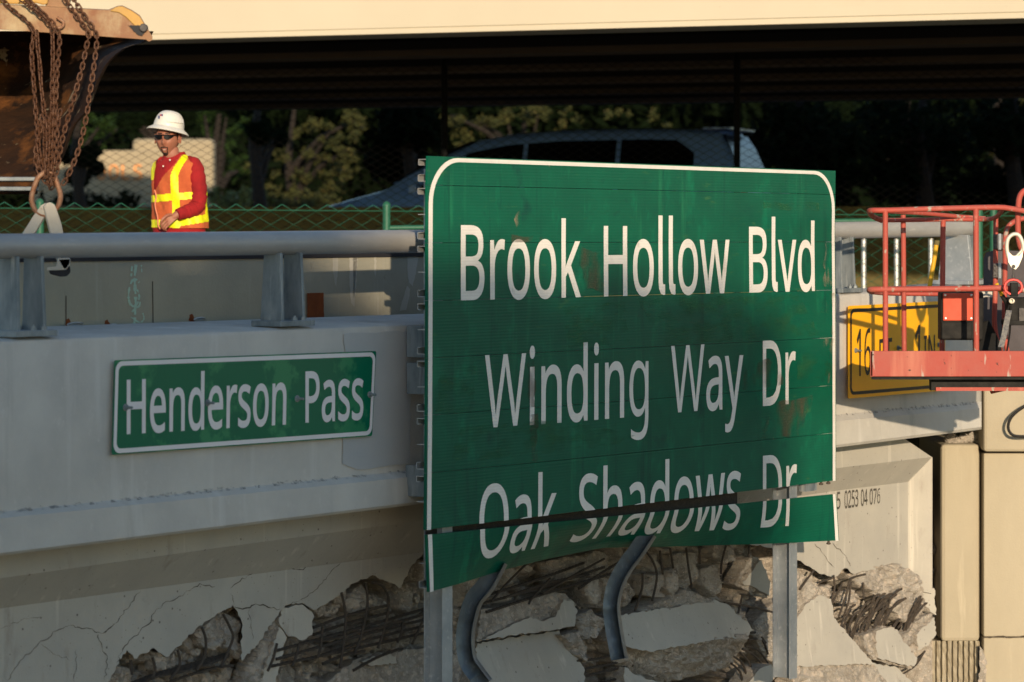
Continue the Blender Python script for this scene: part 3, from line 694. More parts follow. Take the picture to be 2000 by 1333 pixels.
# ------------------------------------------------------------------ lettering
GLYPHS={
'0':(384,['191,-7 153,-3 121,10 93,30 72,59 55,95 43,137 35,186 33,240 34,278 37,313 42,344 49,373 58,399 69,422 83,441 99,458 118,470 140,480 164,485 191,487 229,483 262,471 289,450 312,422 329,386 341,344 349,296 351,240 350,203 347,169 342,137 335,108 326,82 314,59 300,39 284,23 265,10 243,1 219,-5','191,44 216,47 237,56 255,71 268,92 278,120 286,154 290,194 291,240 290,286 286,326 278,360 268,388 255,409 237,424 216,433 191,437 166,433 145,424 128,409 115,388 105,360 98,326 93,286 92,240 93,194 98,154 105,120 115,93 128,71 145,56 166,47']),
'1':(384,['181,0 181,335 181,349 181,361 181,372 181,381 182,390 182,399 183,408 183,418 178,413 173,408 168,404 164,400 159,396 154,391 148,386 142,381 91,339 60,379 189,480 238,480 238,0']),
'2':(384,['32,0 32,49 158,176 175,194 191,210 206,226 219,240 231,254 241,268 249,282 257,296 262,310 266,324 269,339 269,355 268,374 263,390 256,404 246,415 233,424 219,431 203,435 185,436 168,435 152,433 137,429 123,424 110,417 96,409 83,400 69,390 38,430 52,441 68,452 85,461 102,470 121,477 141,482 162,485 185,486 217,484 245,478 270,467 291,452 308,434 320,412 327,387 330,359 329,340 326,322 321,305 314,288 306,272 296,256 284,240 271,224 257,207 241,190 225,173 207,155 107,56 107,54 349,54 349,0']),
'3':(384,['162,-7 143,-6 126,-5 108,-4 92,-1 76,2 60,7 45,13 30,19 30,75 46,68 62,61 78,56 95,51 113,48 130,45 146,44 163,43 193,45 218,49 239,57 256,68 268,82 277,98 282,117 284,138 282,159 275,176 264,191 249,202 229,211 206,217 180,221 150,222 103,222 103,273 150,273 178,274 202,279 223,287 240,298 253,311 263,326 269,344 271,363 269,380 265,394 257,407 247,417 234,426 219,432 202,435 183,437 165,436 147,434 131,430 117,425 103,419 89,412 76,405 62,396 33,437 46,446 62,455 78,464 96,471 116,478 137,483 159,485 183,486 218,484 248,478 274,467 294,453 311,435 322,415 329,392 331,367 329,344 324,324 316,306 304,290 290,277 273,267 253,258 232,253 232,250 259,245 282,237 302,227 318,214 330,198 339,179 344,159 346,136 345,116 341,97 335,79 326,62 315,47 302,33 285,21 266,11 245,3 220,-2 192,-6']),
'4':(384,['244,0 244,109 14,109 14,159 240,482 301,482 301,162 371,162 371,109 301,109 301,0','72,162 244,162 244,313 244,330 244,345 244,359 245,372 245,385 246,396 246,408 247,419 244,419 242,413 238,406 235,399 231,392 227,384 223,378 219,372 216,367']),
'5':(384,['167,-7 148,-6 131,-5 114,-3 97,0 81,4 67,8 54,13 42,19 42,75 55,68 69,62 84,57 101,52 118,48 135,46 151,44 167,44 192,45 215,50 235,58 253,69 267,83 277,101 283,122 285,147 284,169 278,189 269,205 257,219 240,230 219,238 194,243 165,244 155,244 145,244 134,243 122,241 111,239 100,238 91,236 83,234 54,253 72,480 312,480 312,426 122,426 111,287 117,288 124,289 132,290 142,291 152,293 162,293 173,294 185,294 220,292 251,285 279,273 302,257 321,237 335,213 343,185 346,153 343,118 334,87 319,59 299,36 273,17 242,4 207,-4']),
'6':(384,['200,-7 178,-5 157,-1 137,6 118,16 100,29 84,45 71,64 59,86 49,111 42,139 38,170 37,205 38,231 39,256 42,281 46,307 51,331 59,354 68,376 79,397 92,417 108,434 125,449 146,462 169,473 195,480 224,485 257,486 264,486 271,486 279,485 288,485 296,484 303,483 310,482 316,480 316,430 309,432 303,433 296,435 288,436 281,437 273,437 266,438 258,438 236,437 215,434 197,429 181,422 166,414 153,404 142,393 132,380 124,366 117,351 111,335 106,318 102,301 100,282 97,263 96,244 100,244 109,255 119,266 130,275 143,284 158,291 174,296 193,299 214,300 243,298 270,291 294,279 314,262 331,241 343,216 350,187 353,154 350,119 342,87 329,60 311,36 289,17 263,4 233,-4','199,43 220,45 238,50 254,58 268,70 279,86 288,105 293,128 294,154 293,176 288,195 281,212 271,227 258,239 242,247 223,252 201,254 186,253 172,251 159,246 146,241 135,234 126,226 117,217 110,208 104,197 100,187 98,177 97,166 97,151 100,137 103,123 108,108 115,95 122,82 132,71 142,61 155,53 168,48 183,44']),
'7':(384,['91,0 288,426 30,426 30,480 351,480 351,434 156,0']),
'B':(436,['65,0 65,480 202,480 244,478 281,473 312,465 338,453 358,437 373,417 381,391 384,361 383,340 378,322 371,305 361,290 348,278 332,268 314,260 293,255 293,251 308,248 322,244 335,240 348,234 359,227 369,218 378,209 386,197 392,185 397,170 399,154 400,136 397,106 389,79 375,55 356,36 331,20 303,9 270,2 234,0','126,275 214,275 243,277 266,280 285,286 299,295 309,306 316,320 320,336 322,354 320,372 315,388 306,401 294,411 278,418 258,424 233,427 205,428 126,428','126,51 222,51 252,53 276,57 296,65 311,76 322,89 330,105 334,122 336,141 334,159 329,175 321,189 310,202 294,212 274,219 248,224 218,225 126,225']),
'D':(490,['65,0 65,480 213,480 248,478 281,473 311,464 338,453 363,438 385,419 404,398 420,374 433,346 442,315 447,282 449,244 445,187 433,138 412,96 383,61 347,35 304,15 255,4 199,0','126,52 191,52 276,64 337,99 373,159 385,242 383,287 374,326 359,358 338,383 312,403 281,417 245,425 204,428 126,428']),
'F':(348,['65,0 65,480 333,480 333,426 126,426 126,257 320,257 320,203 126,203 126,0']),
'H':(497,['65,0 65,480 126,480 126,277 371,277 371,480 432,480 432,0 371,0 371,224 126,224 126,0']),
'I':(227,['27,0 27,35 83,48 83,431 27,445 27,480 200,480 200,445 144,431 144,48 200,35 200,0']),
'L':(352,['65,0 65,480 126,480 126,54 335,54 335,0']),
'N':(510,['65,0 65,480 135,480 391,83 394,83 393,89 393,96 392,105 392,115 391,126 391,137 390,149 390,162 389,174 389,186 389,198 389,209 389,480 445,480 445,0 375,0 118,398 116,398 117,386 117,372 118,357 119,340 120,322 120,304 121,286 121,268 121,0']),
'O':(524,['263,-7 227,-5 194,1 165,11 139,24 116,41 96,61 79,84 65,111 55,140 47,171 42,205 41,241 42,277 47,310 55,341 65,370 79,396 96,419 116,439 139,456 165,470 195,479 227,485 263,487 298,485 329,479 358,470 384,456 407,440 427,420 444,397 458,370 469,341 477,310 482,277 484,240 482,204 477,171 469,139 458,110 444,84 427,61 407,41 384,24 358,11 329,1 297,-5','263,46 301,49 333,59 361,75 382,98 399,126 410,159 417,198 420,240 417,283 410,321 399,354 382,382 361,405 334,421 301,431 263,434 225,431 193,421 165,405 143,382 126,354 114,321 107,283 105,240 107,198 114,159 126,126 143,98 165,75 192,59 225,49']),
'P':(406,['65,0 65,480 192,480 236,477 273,470 304,459 329,443 348,422 361,398 369,370 372,338 371,319 368,300 362,282 354,264 344,248 330,233 314,220 294,208 272,199 245,192 215,188 181,187 126,187 126,0','126,238 174,238 206,240 234,244 257,251 276,261 291,274 301,290 308,311 310,336 308,357 302,376 293,392 280,405 263,415 242,422 216,426 187,428 126,428']),
'S':(368,['166,-7 146,-6 127,-5 109,-3 91,-1 75,3 60,7 46,11 34,16 34,74 47,69 61,64 77,59 94,54 112,51 131,48 150,46 169,46 194,47 216,51 234,57 249,66 261,78 270,91 275,106 277,123 276,134 274,145 271,154 267,163 261,170 253,178 243,185 232,192 219,199 203,207 184,214 164,222 135,233 110,246 89,261 72,276 58,294 48,314 42,338 40,364 42,382 45,400 51,415 60,429 70,442 83,454 97,463 114,471 132,478 151,483 172,485 193,486 213,486 231,484 249,482 266,479 282,475 297,470 312,465 326,459 307,408 294,413 281,418 267,422 253,426 238,429 223,431 208,433 192,433 171,432 153,428 137,422 124,414 114,404 107,392 103,378 101,363 102,352 104,341 107,332 111,323 117,315 125,308 134,301 144,294 157,288 171,281 188,274 206,267 227,259 245,251 262,242 278,233 291,224 303,214 314,203 322,191 329,178 333,163 336,146 337,128 334,98 326,72 311,48 291,29 266,13 236,2 203,-4']),
'T':(373,['156,0 156,426 7,426 7,480 366,480 366,426 217,426 217,0']),
'W':(624,['135,0 8,480 71,480 146,187 150,171 153,156 157,141 160,127 162,113 165,99 167,86 169,73 170,86 173,100 175,114 179,130 182,145 186,160 190,175 194,190 279,480 341,480 429,188 434,173 438,157 442,142 445,127 448,112 451,98 453,85 455,73 457,85 459,98 462,112 465,127 468,141 471,156 475,172 479,187 553,480 616,480 488,0 427,0 334,314 323,353 320,363 318,372 316,380 314,388 310,409 309,403 308,395 305,385 303,372 299,357 295,343 291,328 287,312 196,0']),
'a':(377,['144,-7 121,-5 100,0 80,8 63,19 49,34 39,52 33,74 31,100 34,125 41,148 55,167 73,183 97,196 127,206 162,212 203,215 265,217 265,238 263,259 260,277 254,290 245,301 234,309 222,314 207,317 190,318 176,318 163,316 149,314 136,310 124,306 112,301 100,296 89,291 71,335 83,341 96,347 111,352 126,357 143,361 159,364 176,365 193,366 224,364 251,359 273,350 291,337 305,321 314,300 320,275 322,245 322,0 279,0 268,51 265,51 253,37 241,25 229,15 216,7 202,1 185,-3 166,-6','158,41 180,43 200,47 218,55 234,66 247,80 256,98 262,119 264,144 264,176 211,174 180,172 154,167 133,161 118,152 107,142 98,130 94,116 92,99 93,85 97,73 102,63 110,55 120,49 132,44 144,42']),
'd':(413,['185,-7 153,-4 124,5 99,20 77,40 60,66 47,98 39,136 37,179 39,223 47,261 60,293 78,319 100,340 125,355 153,364 185,367 205,366 223,363 239,358 254,351 266,343 278,334 288,324 297,314 301,314 300,319 300,324 299,331 299,339 298,348 297,355 297,361 297,367 297,510 356,510 356,0 308,0 300,48 297,48 288,37 278,27 267,18 254,9 239,2 223,-3 205,-6','194,42 221,44 243,50 261,60 274,74 284,91 292,113 296,138 298,168 298,179 296,210 292,238 285,262 275,282 262,297 244,309 221,315 193,318 171,315 152,308 135,296 122,280 111,259 104,235 100,208 98,178 100,148 104,121 111,98 122,78 135,62 152,51 171,45']),
'e':(379,['210,-7 185,-5 162,-2 140,5 120,14 101,26 85,40 71,57 59,76 49,98 42,122 38,149 37,177 38,206 42,232 48,257 57,279 68,299 81,316 96,331 112,344 131,354 151,361 173,365 196,367 218,365 239,362 258,355 276,347 291,335 305,322 317,307 327,290 335,271 340,250 343,228 345,204 345,169 98,169 101,140 107,115 116,93 129,76 146,62 165,52 188,46 213,44 230,44 245,45 260,47 274,50 287,54 301,58 314,63 328,69 328,17 315,11 301,6 287,2 274,-1 260,-4 245,-5 228,-6','99,216 283,216 281,237 277,257 271,274 262,290 250,302 234,311 216,317 195,318 175,317 158,312 142,303 129,291 118,276 109,259 103,238']),
'g':(413,['195,-161 157,-160 123,-155 92,-148 65,-138 65,-84 93,-96 125,-105 160,-110 198,-112 220,-110 240,-105 256,-97 271,-85 283,-70 291,-53 296,-33 298,-11 298,3 298,8 298,13 298,19 298,27 299,34 299,39 299,44 300,48 297,48 276,24 251,7 221,-3 185,-7 152,-4 123,6 98,21 76,42 59,69 47,101 39,138 37,179 39,220 47,256 59,288 76,316 98,338 123,354 152,364 185,367 202,366 219,363 234,359 249,353 263,346 275,336 287,325 298,312 301,312 309,360 356,360 356,-6 353,-42 346,-74 334,-100 317,-122 294,-139 267,-151 233,-159','194,42 219,43 241,49 259,58 273,71 284,88 292,109 297,135 298,165 298,179 297,214 292,243 284,267 273,285 258,299 240,309 218,315 193,317 172,315 153,308 137,297 123,281 112,261 104,237 100,210 98,179 100,147 104,120 112,96 123,77 136,61 153,50 172,44']),
'h':(415,['57,0 57,510 116,510 116,361 116,347 115,335 114,322 113,310 117,310 126,323 137,334 150,344 164,352 179,358 195,362 212,365 229,366 260,364 287,358 309,348 328,335 342,317 352,294 359,267 361,234 361,0 302,0 302,230 297,268 282,295 257,312 222,317 194,315 171,309 152,298 139,283 129,264 122,242 118,216 116,186 116,0']),
'i':(173,['87,420 80,420 74,422 68,425 62,429 58,434 55,441 53,449 52,457 53,466 55,474 58,481 62,486 68,490 74,493 80,494 87,495 94,494 100,493 106,490 111,486 116,481 119,474 121,466 122,457 121,449 119,441 116,434 111,429 106,425 100,422 94,420','57,0 57,360 116,360 116,0']),
'k':(358,['57,0 57,510 116,510 116,244 115,238 115,231 115,224 115,216 114,207 114,199 113,192 113,185 116,185 118,188 121,192 124,196 128,201 144,221 148,226 152,231 155,235 158,238 273,360 343,360 197,206 353,0 281,0 156,168 116,132 116,0']),
'l':(173,['57,0 57,510 116,510 116,0']),
'n':(415,['57,0 57,360 105,360 113,311 117,311 126,324 138,336 151,345 165,353 181,359 197,363 213,366 230,367 261,365 287,359 309,349 328,335 342,317 352,295 359,267 361,234 361,0 302,0 302,230 297,268 282,295 257,312 222,317 194,315 171,309 153,298 139,283 129,265 122,242 118,216 116,187 116,0']),
'o':(406,['202,-7 179,-5 157,-1 136,6 117,15 100,27 84,42 70,59 58,79 49,101 42,125 38,152 37,181 40,223 48,260 62,292 82,318 106,339 135,355 168,364 204,367 228,365 250,361 271,354 290,345 308,333 324,318 337,301 349,282 358,260 365,236 369,209 370,181 367,139 359,101 345,69 325,42 300,21 271,6 239,-4','203,42 229,45 251,52 269,63 283,80 295,100 303,123 307,150 309,181 307,211 303,238 295,261 283,281 269,297 251,308 229,315 203,317 177,315 155,308 137,297 123,281 112,261 104,238 100,211 98,181 100,150 104,123 112,100 123,80 138,63 156,52 178,45']),
'r':(277,['57,0 57,360 105,360 112,294 115,294 124,308 135,322 147,334 160,345 174,355 190,361 207,365 225,367 230,367 235,366 241,366 247,366 252,365 258,364 263,364 267,363 260,308 255,309 251,310 246,311 241,312 236,312 231,313 226,313 221,313 207,312 194,309 182,304 169,298 158,290 147,280 138,268 131,256 124,241 120,226 117,210 116,192 116,0']),
's':(321,['148,-7 130,-6 113,-5 97,-3 83,-1 70,3 57,7 46,11 35,16 35,70 46,65 59,60 72,55 87,50 102,46 118,43 133,42 149,41 170,42 188,45 203,49 214,55 223,63 229,72 233,83 234,94 234,101 233,107 230,113 227,118 223,124 217,129 209,134 200,140 190,145 177,151 162,157 146,164 129,171 113,177 99,184 86,191 74,198 64,206 55,214 48,223 42,233 38,244 35,257 34,271 37,293 44,312 55,328 72,342 92,353 115,360 140,365 169,367 185,366 201,365 216,363 231,360 245,357 258,353 271,348 284,343 264,296 252,300 241,304 229,308 216,312 204,315 191,317 178,318 165,318 148,318 133,315 120,312 110,307 101,300 95,293 92,284 91,275 91,268 93,261 96,255 99,249 104,244 111,239 119,234 129,229 140,224 152,219 167,212 183,206 200,200 215,193 229,186 242,180 253,172 263,165 272,156 279,147 284,137 288,126 291,113 291,99 289,75 282,53 270,35 253,20 231,8 207,0 179,-5']),
'v':(341,['136,0 0,360 63,360 140,148 142,140 145,132 148,124 151,115 154,106 157,97 159,89 162,80 164,72 166,65 167,58 169,52 171,52 173,58 175,65 177,73 179,81 182,89 184,98 187,107 190,116 193,124 196,133 199,140 201,148 278,360 341,360 204,0']),
'w':(528,['106,1 7,361 69,361 118,169 122,154 125,140 129,125 132,110 135,96 138,83 140,71 142,61 144,61 146,67 147,74 149,81 151,89 153,98 155,107 157,115 159,125 162,134 164,142 166,150 169,158 232,361 297,361 359,158 362,146 366,134 370,121 373,108 376,95 379,83 381,72 383,62 385,62 387,71 389,82 391,94 395,108 398,123 402,138 406,153 410,169 460,361 520,361 420,1 351,1 289,203 285,217 281,231 278,244 274,258 271,270 269,281 266,291 265,299 262,299 260,291 258,281 256,270 253,258 250,244 246,231 242,217 238,203 173,1']),
'y':(342,['56,-161 49,-161 41,-161 35,-160 28,-160 22,-159 17,-158 12,-157 7,-156 7,-109 11,-109 16,-110 20,-111 25,-111 30,-112 36,-112 41,-113 47,-113 62,-112 75,-108 87,-103 97,-95 106,-86 114,-75 121,-63 127,-49 146,-1 1,360 64,360 142,155 147,142 151,129 156,116 160,104 164,92 167,80 170,68 172,57 175,57 177,66 180,76 183,88 187,101 191,115 196,128 201,142 206,156 279,360 343,360 187,-50 177,-74 166,-96 153,-115 139,-131 122,-144 103,-154 81,-159']),
}

def glyph_tris(ch):
    L = []
    for l in GLYPHS[ch][1]:
        L.append([tuple(int(v) for v in p.split(',')) for p in l.split()])
    return L
def word_letters(word, lower=1.06, track=1.0, fat=0.0):
    """flat letter faces in font units, baseline 0, cap height 480"""
    LL = []; x = 0
    for ch in word:
        V = []; Fc = []
        if ch == ' ': x += 190; continue
        loops = glyph_tris(ch)
        if ch == 'l':       # straight stem with the small foot of road lettering
            loops = [[(52, 525), (52, 85), (60, 40), (88, 8), (130, 0), (152, 2), (152, 62), (128, 62), (116, 72), (112, 92), (112, 525)]]
        k = lower if ch.islower() else 1.0
        if ch in 'kdhb': k = 1.04
        # even-odd fill: outer loops with their holes
        A = [sum(a[0] * b[1] - b[0] * a[1] for a, b in zip(l, l[1:] + l[:1])) / 2 for l in loops]
        big = max(range(len(A)), key=lambda i: abs(A[i])); sg = 1 if A[big] > 0 else -1
        outs = [i for i in range(len(A)) if A[i] * sg > 0]; holes = [i for i in range(len(A)) if A[i] * sg < 0]
        for oi in outs:
            pts = loops[oi]; mnx, mxx = min(p[0] for p in pts), max(p[0] for p in pts); mny, mxy = min(p[1] for p in pts), max(p[1] for p in pts)
            hs = [loops[h] for h in holes if mnx <= loops[h][0][0] <= mxx and mny <= loops[h][0][1] <= mxy]
            if fat and ch not in 'Wg6':
                def grow(l, w):
                    out = []
                    for i in range(len(l)):
                        (ax, ay), (bx, by), (cx, cy) = l[i - 1], l[i], l[(i + 1) % len(l)]
                        n1 = Vector((by - ay, ax - bx)).normalized(); n2 = Vector((cy - by, bx - cx)).normalized(); m_ = n1 + n2
                        m_ = m_.normalized() * min(1.6, 1 / max(.4, m_.length / 2)) if m_.length > .2 else n1
                        out.append((bx + m_.x * w * sg, by + m_.y * w * sg))
                    return out
                pts = grow(pts, fat); hs = [grow(h, fat) for h in hs]
            tri = tessellate_polygon([[Vector((p[0], p[1], 0)) for p in l] for l in [pts] + hs])
            allp = [p for l in [pts] + hs for p in l]
            n = len(V); V += [(p[0] + x, p[1] * k) for p in allp]; Fc += [tuple(i + n for i in t) for t in tri]
        LL.append((V, Fc)); x += GLYPHS[ch][0] * track
    mn = min(p[0] for V, _ in LL for p in V); mx = max(p[0] for V, _ in LL for p in V)
    return [([((p[0] - mn) / (mx - mn), p[1] / 480.0) for p in V], Fc) for V, Fc in LL]
def word_faces(word):
    V = []; Fc = []
    for v, f in word_letters(word): n = len(V); V += v; Fc += [tuple(i + n for i in t) for t in f]
    return V, Fc

# ------------------------------------------------------------------ the big green guide sign
OS = 0.31
VL = [0, .5, 1.5, 2.5, 3.5, 4.5, 5.5, 6.5]
YL = [305, 362, 475, 588, 700, 812, 925, 1036]
YR = [334, 380.5, 473, 567, 660, 753, 846, 939]
XL = [836, 834.5, 834, 834, 833.5, 833, 832, 831]
XR = [1632, 1631.5, 1631, 1632, 1632.5, 1632.5, 1633, 1633]
HROW = 0.312
def lerp_tab(tab, v):
    for i in range(len(VL) - 1):
        if v <= VL[i + 1] or i == len(VL) - 2:
            t = (v - VL[i]) / (VL[i + 1] - VL[i]); return tab[i] + (tab[i + 1] - tab[i]) * t
PL0, PR0 = BW(834, 440, OS), BW(1632, 440, OS)
SW = (PR0 - PL0).length
def a_of_px(px):
    L, Rr = PL0, PR0
    k = (px - 1000) / FPX
    return (k * L.y - L.x) / ((Rr.x - L.x) - k * (Rr.y - L.y))
bump_px = lin([(830, 0), (900, .18), (1000, .52), (1110, .8), (1225, 1.0), (1300, .8), (1400, .55), (1500, .3), (1640, 0)])
def a_to_px(a):
    p = PL0.lerp(PR0, a); return p.x / p.y * FPX + 1000
def sign_pt(a, v, off=0.0, low=False):
    """a: 0..1 across, v: rows from the top; rows past 6.5 are the torn-off bottom panel, pushed back at its lower edge"""
    if not low and v <= 6.5 + 1e-6:
        p = BW(lerp_tab(XL, v), lerp_tab(YL, v), OS).lerp(BW(lerp_tab(XR, v), lerp_tab(YR, v), OS), a)
        return p + BN * off
    w = max(0.0, v - 6.5)
    p = BW(833 + 5 * w, 1045 + 113 * w, OS).lerp(BW(1633 + 7 * w, 965 + 92 * w, OS), a)
    bm_ = bump_px(a_to_px(a))
    return p + BN * (off - 0.20 * bm_ * w ** 1.3) + UP * 0.10 * bm_ * w
sg = thing('guide_sign', PL0.lerp(PR0, .5) * 1.0 - UP * 1.0, 'large damaged green street guide sign of stacked panels hanging before the bridge', 'road sign')
def mapbox(b, a0, a1, v0, v1, o0, o1, na=40, mi=0):
    nv = 8 if v0 > 6.5 and v1 - v0 > .5 else 1
    prof = [(v0 + (v1 - v0) * j / nv, o0) for j in range(nv + 1)] + [(v1 + (v0 - v1) * j / nv, o1) for j in range(nv + 1)]
    rings = [[sign_pt(a0 + (a1 - a0) * i / na, v, o) for v, o in prof] for i in range(na + 1)]
    b.loft(rings, mi=mi)
def cut_flat(V, Fc, bands, xs):
    """flat mesh (a, v) cut along the panel joints and at even steps across; returns {band: [(verts, faces)]}"""
    bm = bmesh.new()
    vv = [bm.verts.new((p[0], p[1], 0)) for p in V]
    for f in Fc:
        try: bm.faces.new([vv[i] for i in f])
        except ValueError: pass
    for y in bands[1:-1] + [6.62, 6.75, 6.87, 7.0, 7.12, 7.25, 7.37]:
        bmesh.ops.bisect_plane(bm, geom=bm.verts[:] + bm.edges[:] + bm.faces[:], plane_co=(0, y, 0), plane_no=(0, 1, 0), dist=1e-6)
    for x in xs:
        bmesh.ops.bisect_plane(bm, geom=bm.verts[:] + bm.edges[:] + bm.faces[:], plane_co=(x, 0, 0), plane_no=(1, 0, 0), dist=1e-6)
    out = {}
    for f in bm.faces:
        c = f.calc_center_median().y
        for i in range(len(bands) - 1):
            if bands[i] <= c <= bands[i + 1]:
                out.setdefault(i, []).append([(v.co.x, v.co.y) for v in f.verts]); break
    bm.free(); return out
BANDS = VL + [7.5]
XCUT = [i / 24 for i in range(1, 24)]
ink = {}
def ink_add(V, Fc, name='letter'):
    for k, fs in cut_flat(V, Fc, BANDS, XCUT).items(): ink.setdefault(k, []).append((name, fs))
def v_at(px, py):
    a = a_of_px(px)
    ys = [YL[i] + (YR[i] - YL[i]) * ((px - 834) / 798) for i in range(8)]
    i = max(0, min(6, sum(1 for y in ys if y <= py) - 1))
    return VL[i] + (py - ys[i]) / (ys[i + 1] - ys[i]) * (VL[i + 1] - VL[i])
def put_word(word, px0, px1, vtop, vbase, track=1.0):
    a0, a1 = a_of_px(px0), a_of_px(px1)
    for V, Fc in word_letters(word, track=track, fat=4.5): ink_add([(a0 + (a1 - a0) * p[0], vbase + (vtop - vbase) * p[1]) for p in V], Fc)
for w, x0, x1 in (('Brook', 899.5, 1134), ('Hollow', 1179, 1425), ('Blvd', 1463, 1591)): put_word(w, x0, x1, 1.20, 2.495)
for w, x0, x1 in (('Winding', 947, 1266), ('Way', 1310, 1451), ('Dr', 1489, 1553)): put_word(w, x0, x1, 3.50, 4.80)
for w, x0, x1 in (('Oak', 938, 1089), ('Shadows', 1131, 1447), ('Dr', 1489, 1555)): put_word(w, x0, x1, 5.83, 7.10)
# white border with rounded upper corners
def uborder(inset, rad, bw, n=10):
    W_, Hh = SW, 7.5 * HROW
    def path(i, r):
        P = [(i, Hh)]
        for k in range(n + 1):
            t = math.pi / 2 * k / n; P.append((i + r - r * math.cos(t), i * .6 + r - r * math.sin(t)))
        for k in range(n + 1):
            t = math.pi / 2 * k / n; P.append((W_ - i - r + r * math.sin(t), i * .6 + r - r * math.cos(t)))
        return P + [(W_ - i, Hh)]
    A, B_ = path(inset, rad), path(inset + bw, rad - bw * .6)
    return A, B_
A, B_ = uborder(.010, .25, .036)
V = [(p[0] / SW, p[1] / HROW) for p in A + B_]; n = len(A)
ink_add(V, [(i, i + 1, n + i + 1, n + i) for i in range(n - 1)], 'border')
PANELS = []
for k in range(8):
    v0, v1 = BANDS[k], BANDS[k + 1]
    g = .006 if k else .0
    b = MB(); mapbox(b, 0, 1, v0 + g * .5, v1 - .006, -.014, 0, 40)
    pn = obj('sign_panel', b, 'green', sg, fix=True)
    b = MB()
    ribs = ([v0 + .05] if k < 7 else []) + ([v1 - .075] if k != 6 else []) + ([(v0 + v1) / 2] if v1 - v0 > .6 else [])
    for r_ in ribs:
        mapbox(b, .0, 1.0, r_, r_ + .014, -.062, -.013, 40)
        if r_ != (v0 + v1) / 2:
            dv = .10 if r_ < (v0 + v1) / 2 else -.10
            mapbox(b, .0, 1.0, min(r_ + dv * .0, r_ + dv), max(r_, r_ + dv), -.066, -.062, 40)
            mapbox(b, .0, 1.0, min(r_ + dv, r_ + dv * 1.12), max(r_ + dv, r_ + dv * 1.12), -.062, -.045, 40)
    obj('panel_rib', b, 'alu', pn, fix=True)
    for nm, fs in ink.get(k, ()):
        b = MB()
        for f in fs: b.add([sign_pt(p[0], p[1], .0022, k == 7) for p in f], [tuple(range(len(f)))])
        obj(nm, b, 'white', pn, fix=True)
    PANELS.append(pn)
# scuffs, smears and films of dirt on the sheeting
for i, (poly, m) in enumerate([
    ([(1606, 395), (1624, 400), (1626, 470), (1622, 560), (1608, 560), (1612, 480)], 'scuff'), ([(1612, 575), (1629, 572), (1630, 652), (1618, 655)], 'scuff'), ([(1602, 664), (1629, 662), (1630, 748), (1612, 750), (1618, 700)], 'scuff'),
    ([(1003, 430), (1016, 405), (1020, 440), (1008, 452)], 'scuff'), ([(998, 458), (1060, 463), (1058, 474), (998, 473)], 'smear'), ([(1128, 482), (1185, 500), (1180, 575), (1140, 560)], 'smear'), ([(1028, 620), (1048, 622), (1044, 694), (1030, 696)], 'smear'), ([(1030, 705), (1044, 704), (1044, 795), (1030, 798)], 'smear'),
    ([(1455, 720), (1500, 700), (1535, 750), (1500, 758), (1450, 762)], 'smear'), ([(1520, 785), (1590, 770), (1560, 850), (1470, 860)], 'smear'), ([(1036, 810), (1050, 808), (1048, 905), (1036, 907)], 'smear'), ([(1558, 685), (1622, 682), (1622, 735), (1556, 742)], 'moss'), ([(1490, 395), (1600, 398), (1600, 412), (1490, 408)], 'moss'), ([(1240, 580), (1560, 577), (1600, 655), (1300, 675)], 'moss'),
    ([(900, 835), (1080, 820), (1240, 850), (1200, 870), (880, 905)], 'moss'), ([(860, 720), (930, 715), (920, 805), (850, 805)], 'moss'), ([(1100, 600), (1220, 590), (1230, 670), (1110, 680)], 'moss')]):
    v_ = v_at(poly[0][0], sum(p[1] for p in poly) / len(poly)); k = max(j for j in range(8) if BANDS[j] <= v_)
    P = jag(poly, 3, 8, seed=60 + i); tri = tessellate_polygon([[Vector((p[0], p[1], 0)) for p in P]])
    b = MB(); b.add([sign_pt(a_of_px(p[0]), min(max(v_at(*p), BANDS[k] + .006), BANDS[k + 1] - .01), .0031) for p in P], tri); obj('dirt_smear', b, m, PANELS[k], fix=False)
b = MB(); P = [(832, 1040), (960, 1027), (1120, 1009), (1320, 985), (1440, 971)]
b.loft([[BW(x, y - 20, .17), BW(x, y + 20, .17), BW(x, y + 20, .13), BW(x, y - 20, .13)] for x, y in P]); obj('gap_shade_strip', b, 'rebar', sg)  # added dark strip paints the deep shade behind the panel split
# hangers: two channel posts and the brackets back to the bridge
def channel(px0, py0, py1, name='sign_post'):
    t0, t1 = BW(px0, py0, OS - .075), BW(px0, py1, OS - .075)
    t1 = Vector((t0.x, t0.y, t1.z))
    b = MB()
    def plate(u0, u1, o0, o1):
        b.hexa([t1 + BU * u + BN * o for u, o in ((u0, o0), (u1, o0), (u1, o1), (u0, o1))] + [t0 + BU * u + BN * o for u, o in ((u0, o0), (u1, o0), (u1, o1), (u0, o1))])
    plate(.0, .006, -.115, 0); plate(-.045, .045, 0, .007); plate(-.045, .045, -.122, -.115)
    return obj(name, b, 'galv', sg, bevel=.0015)
channel(872, 330, 1500); channel(1548, 350, 1326)
def strap(px, py):
    c = BW(px, py, .165); b = MB(); b.box(c, (.07, .23, .13), (BU, BN, UP)); b.box(c + BU * -.04, (.012, .25, .17), (BU, BN, UP)); obj('bracket', b, 'galv_old', sg, bevel=.003)
for px, py in ((840, 668), (840, 740), (838, 940), (1560, 640), (1560, 860)): strap(px, py)
b = MB(); b.box(BW(1578, 950, OS - .05), (.14, .05, .06), (BU, BN, UP)); obj('bracket', b, 'galv_old', sg)
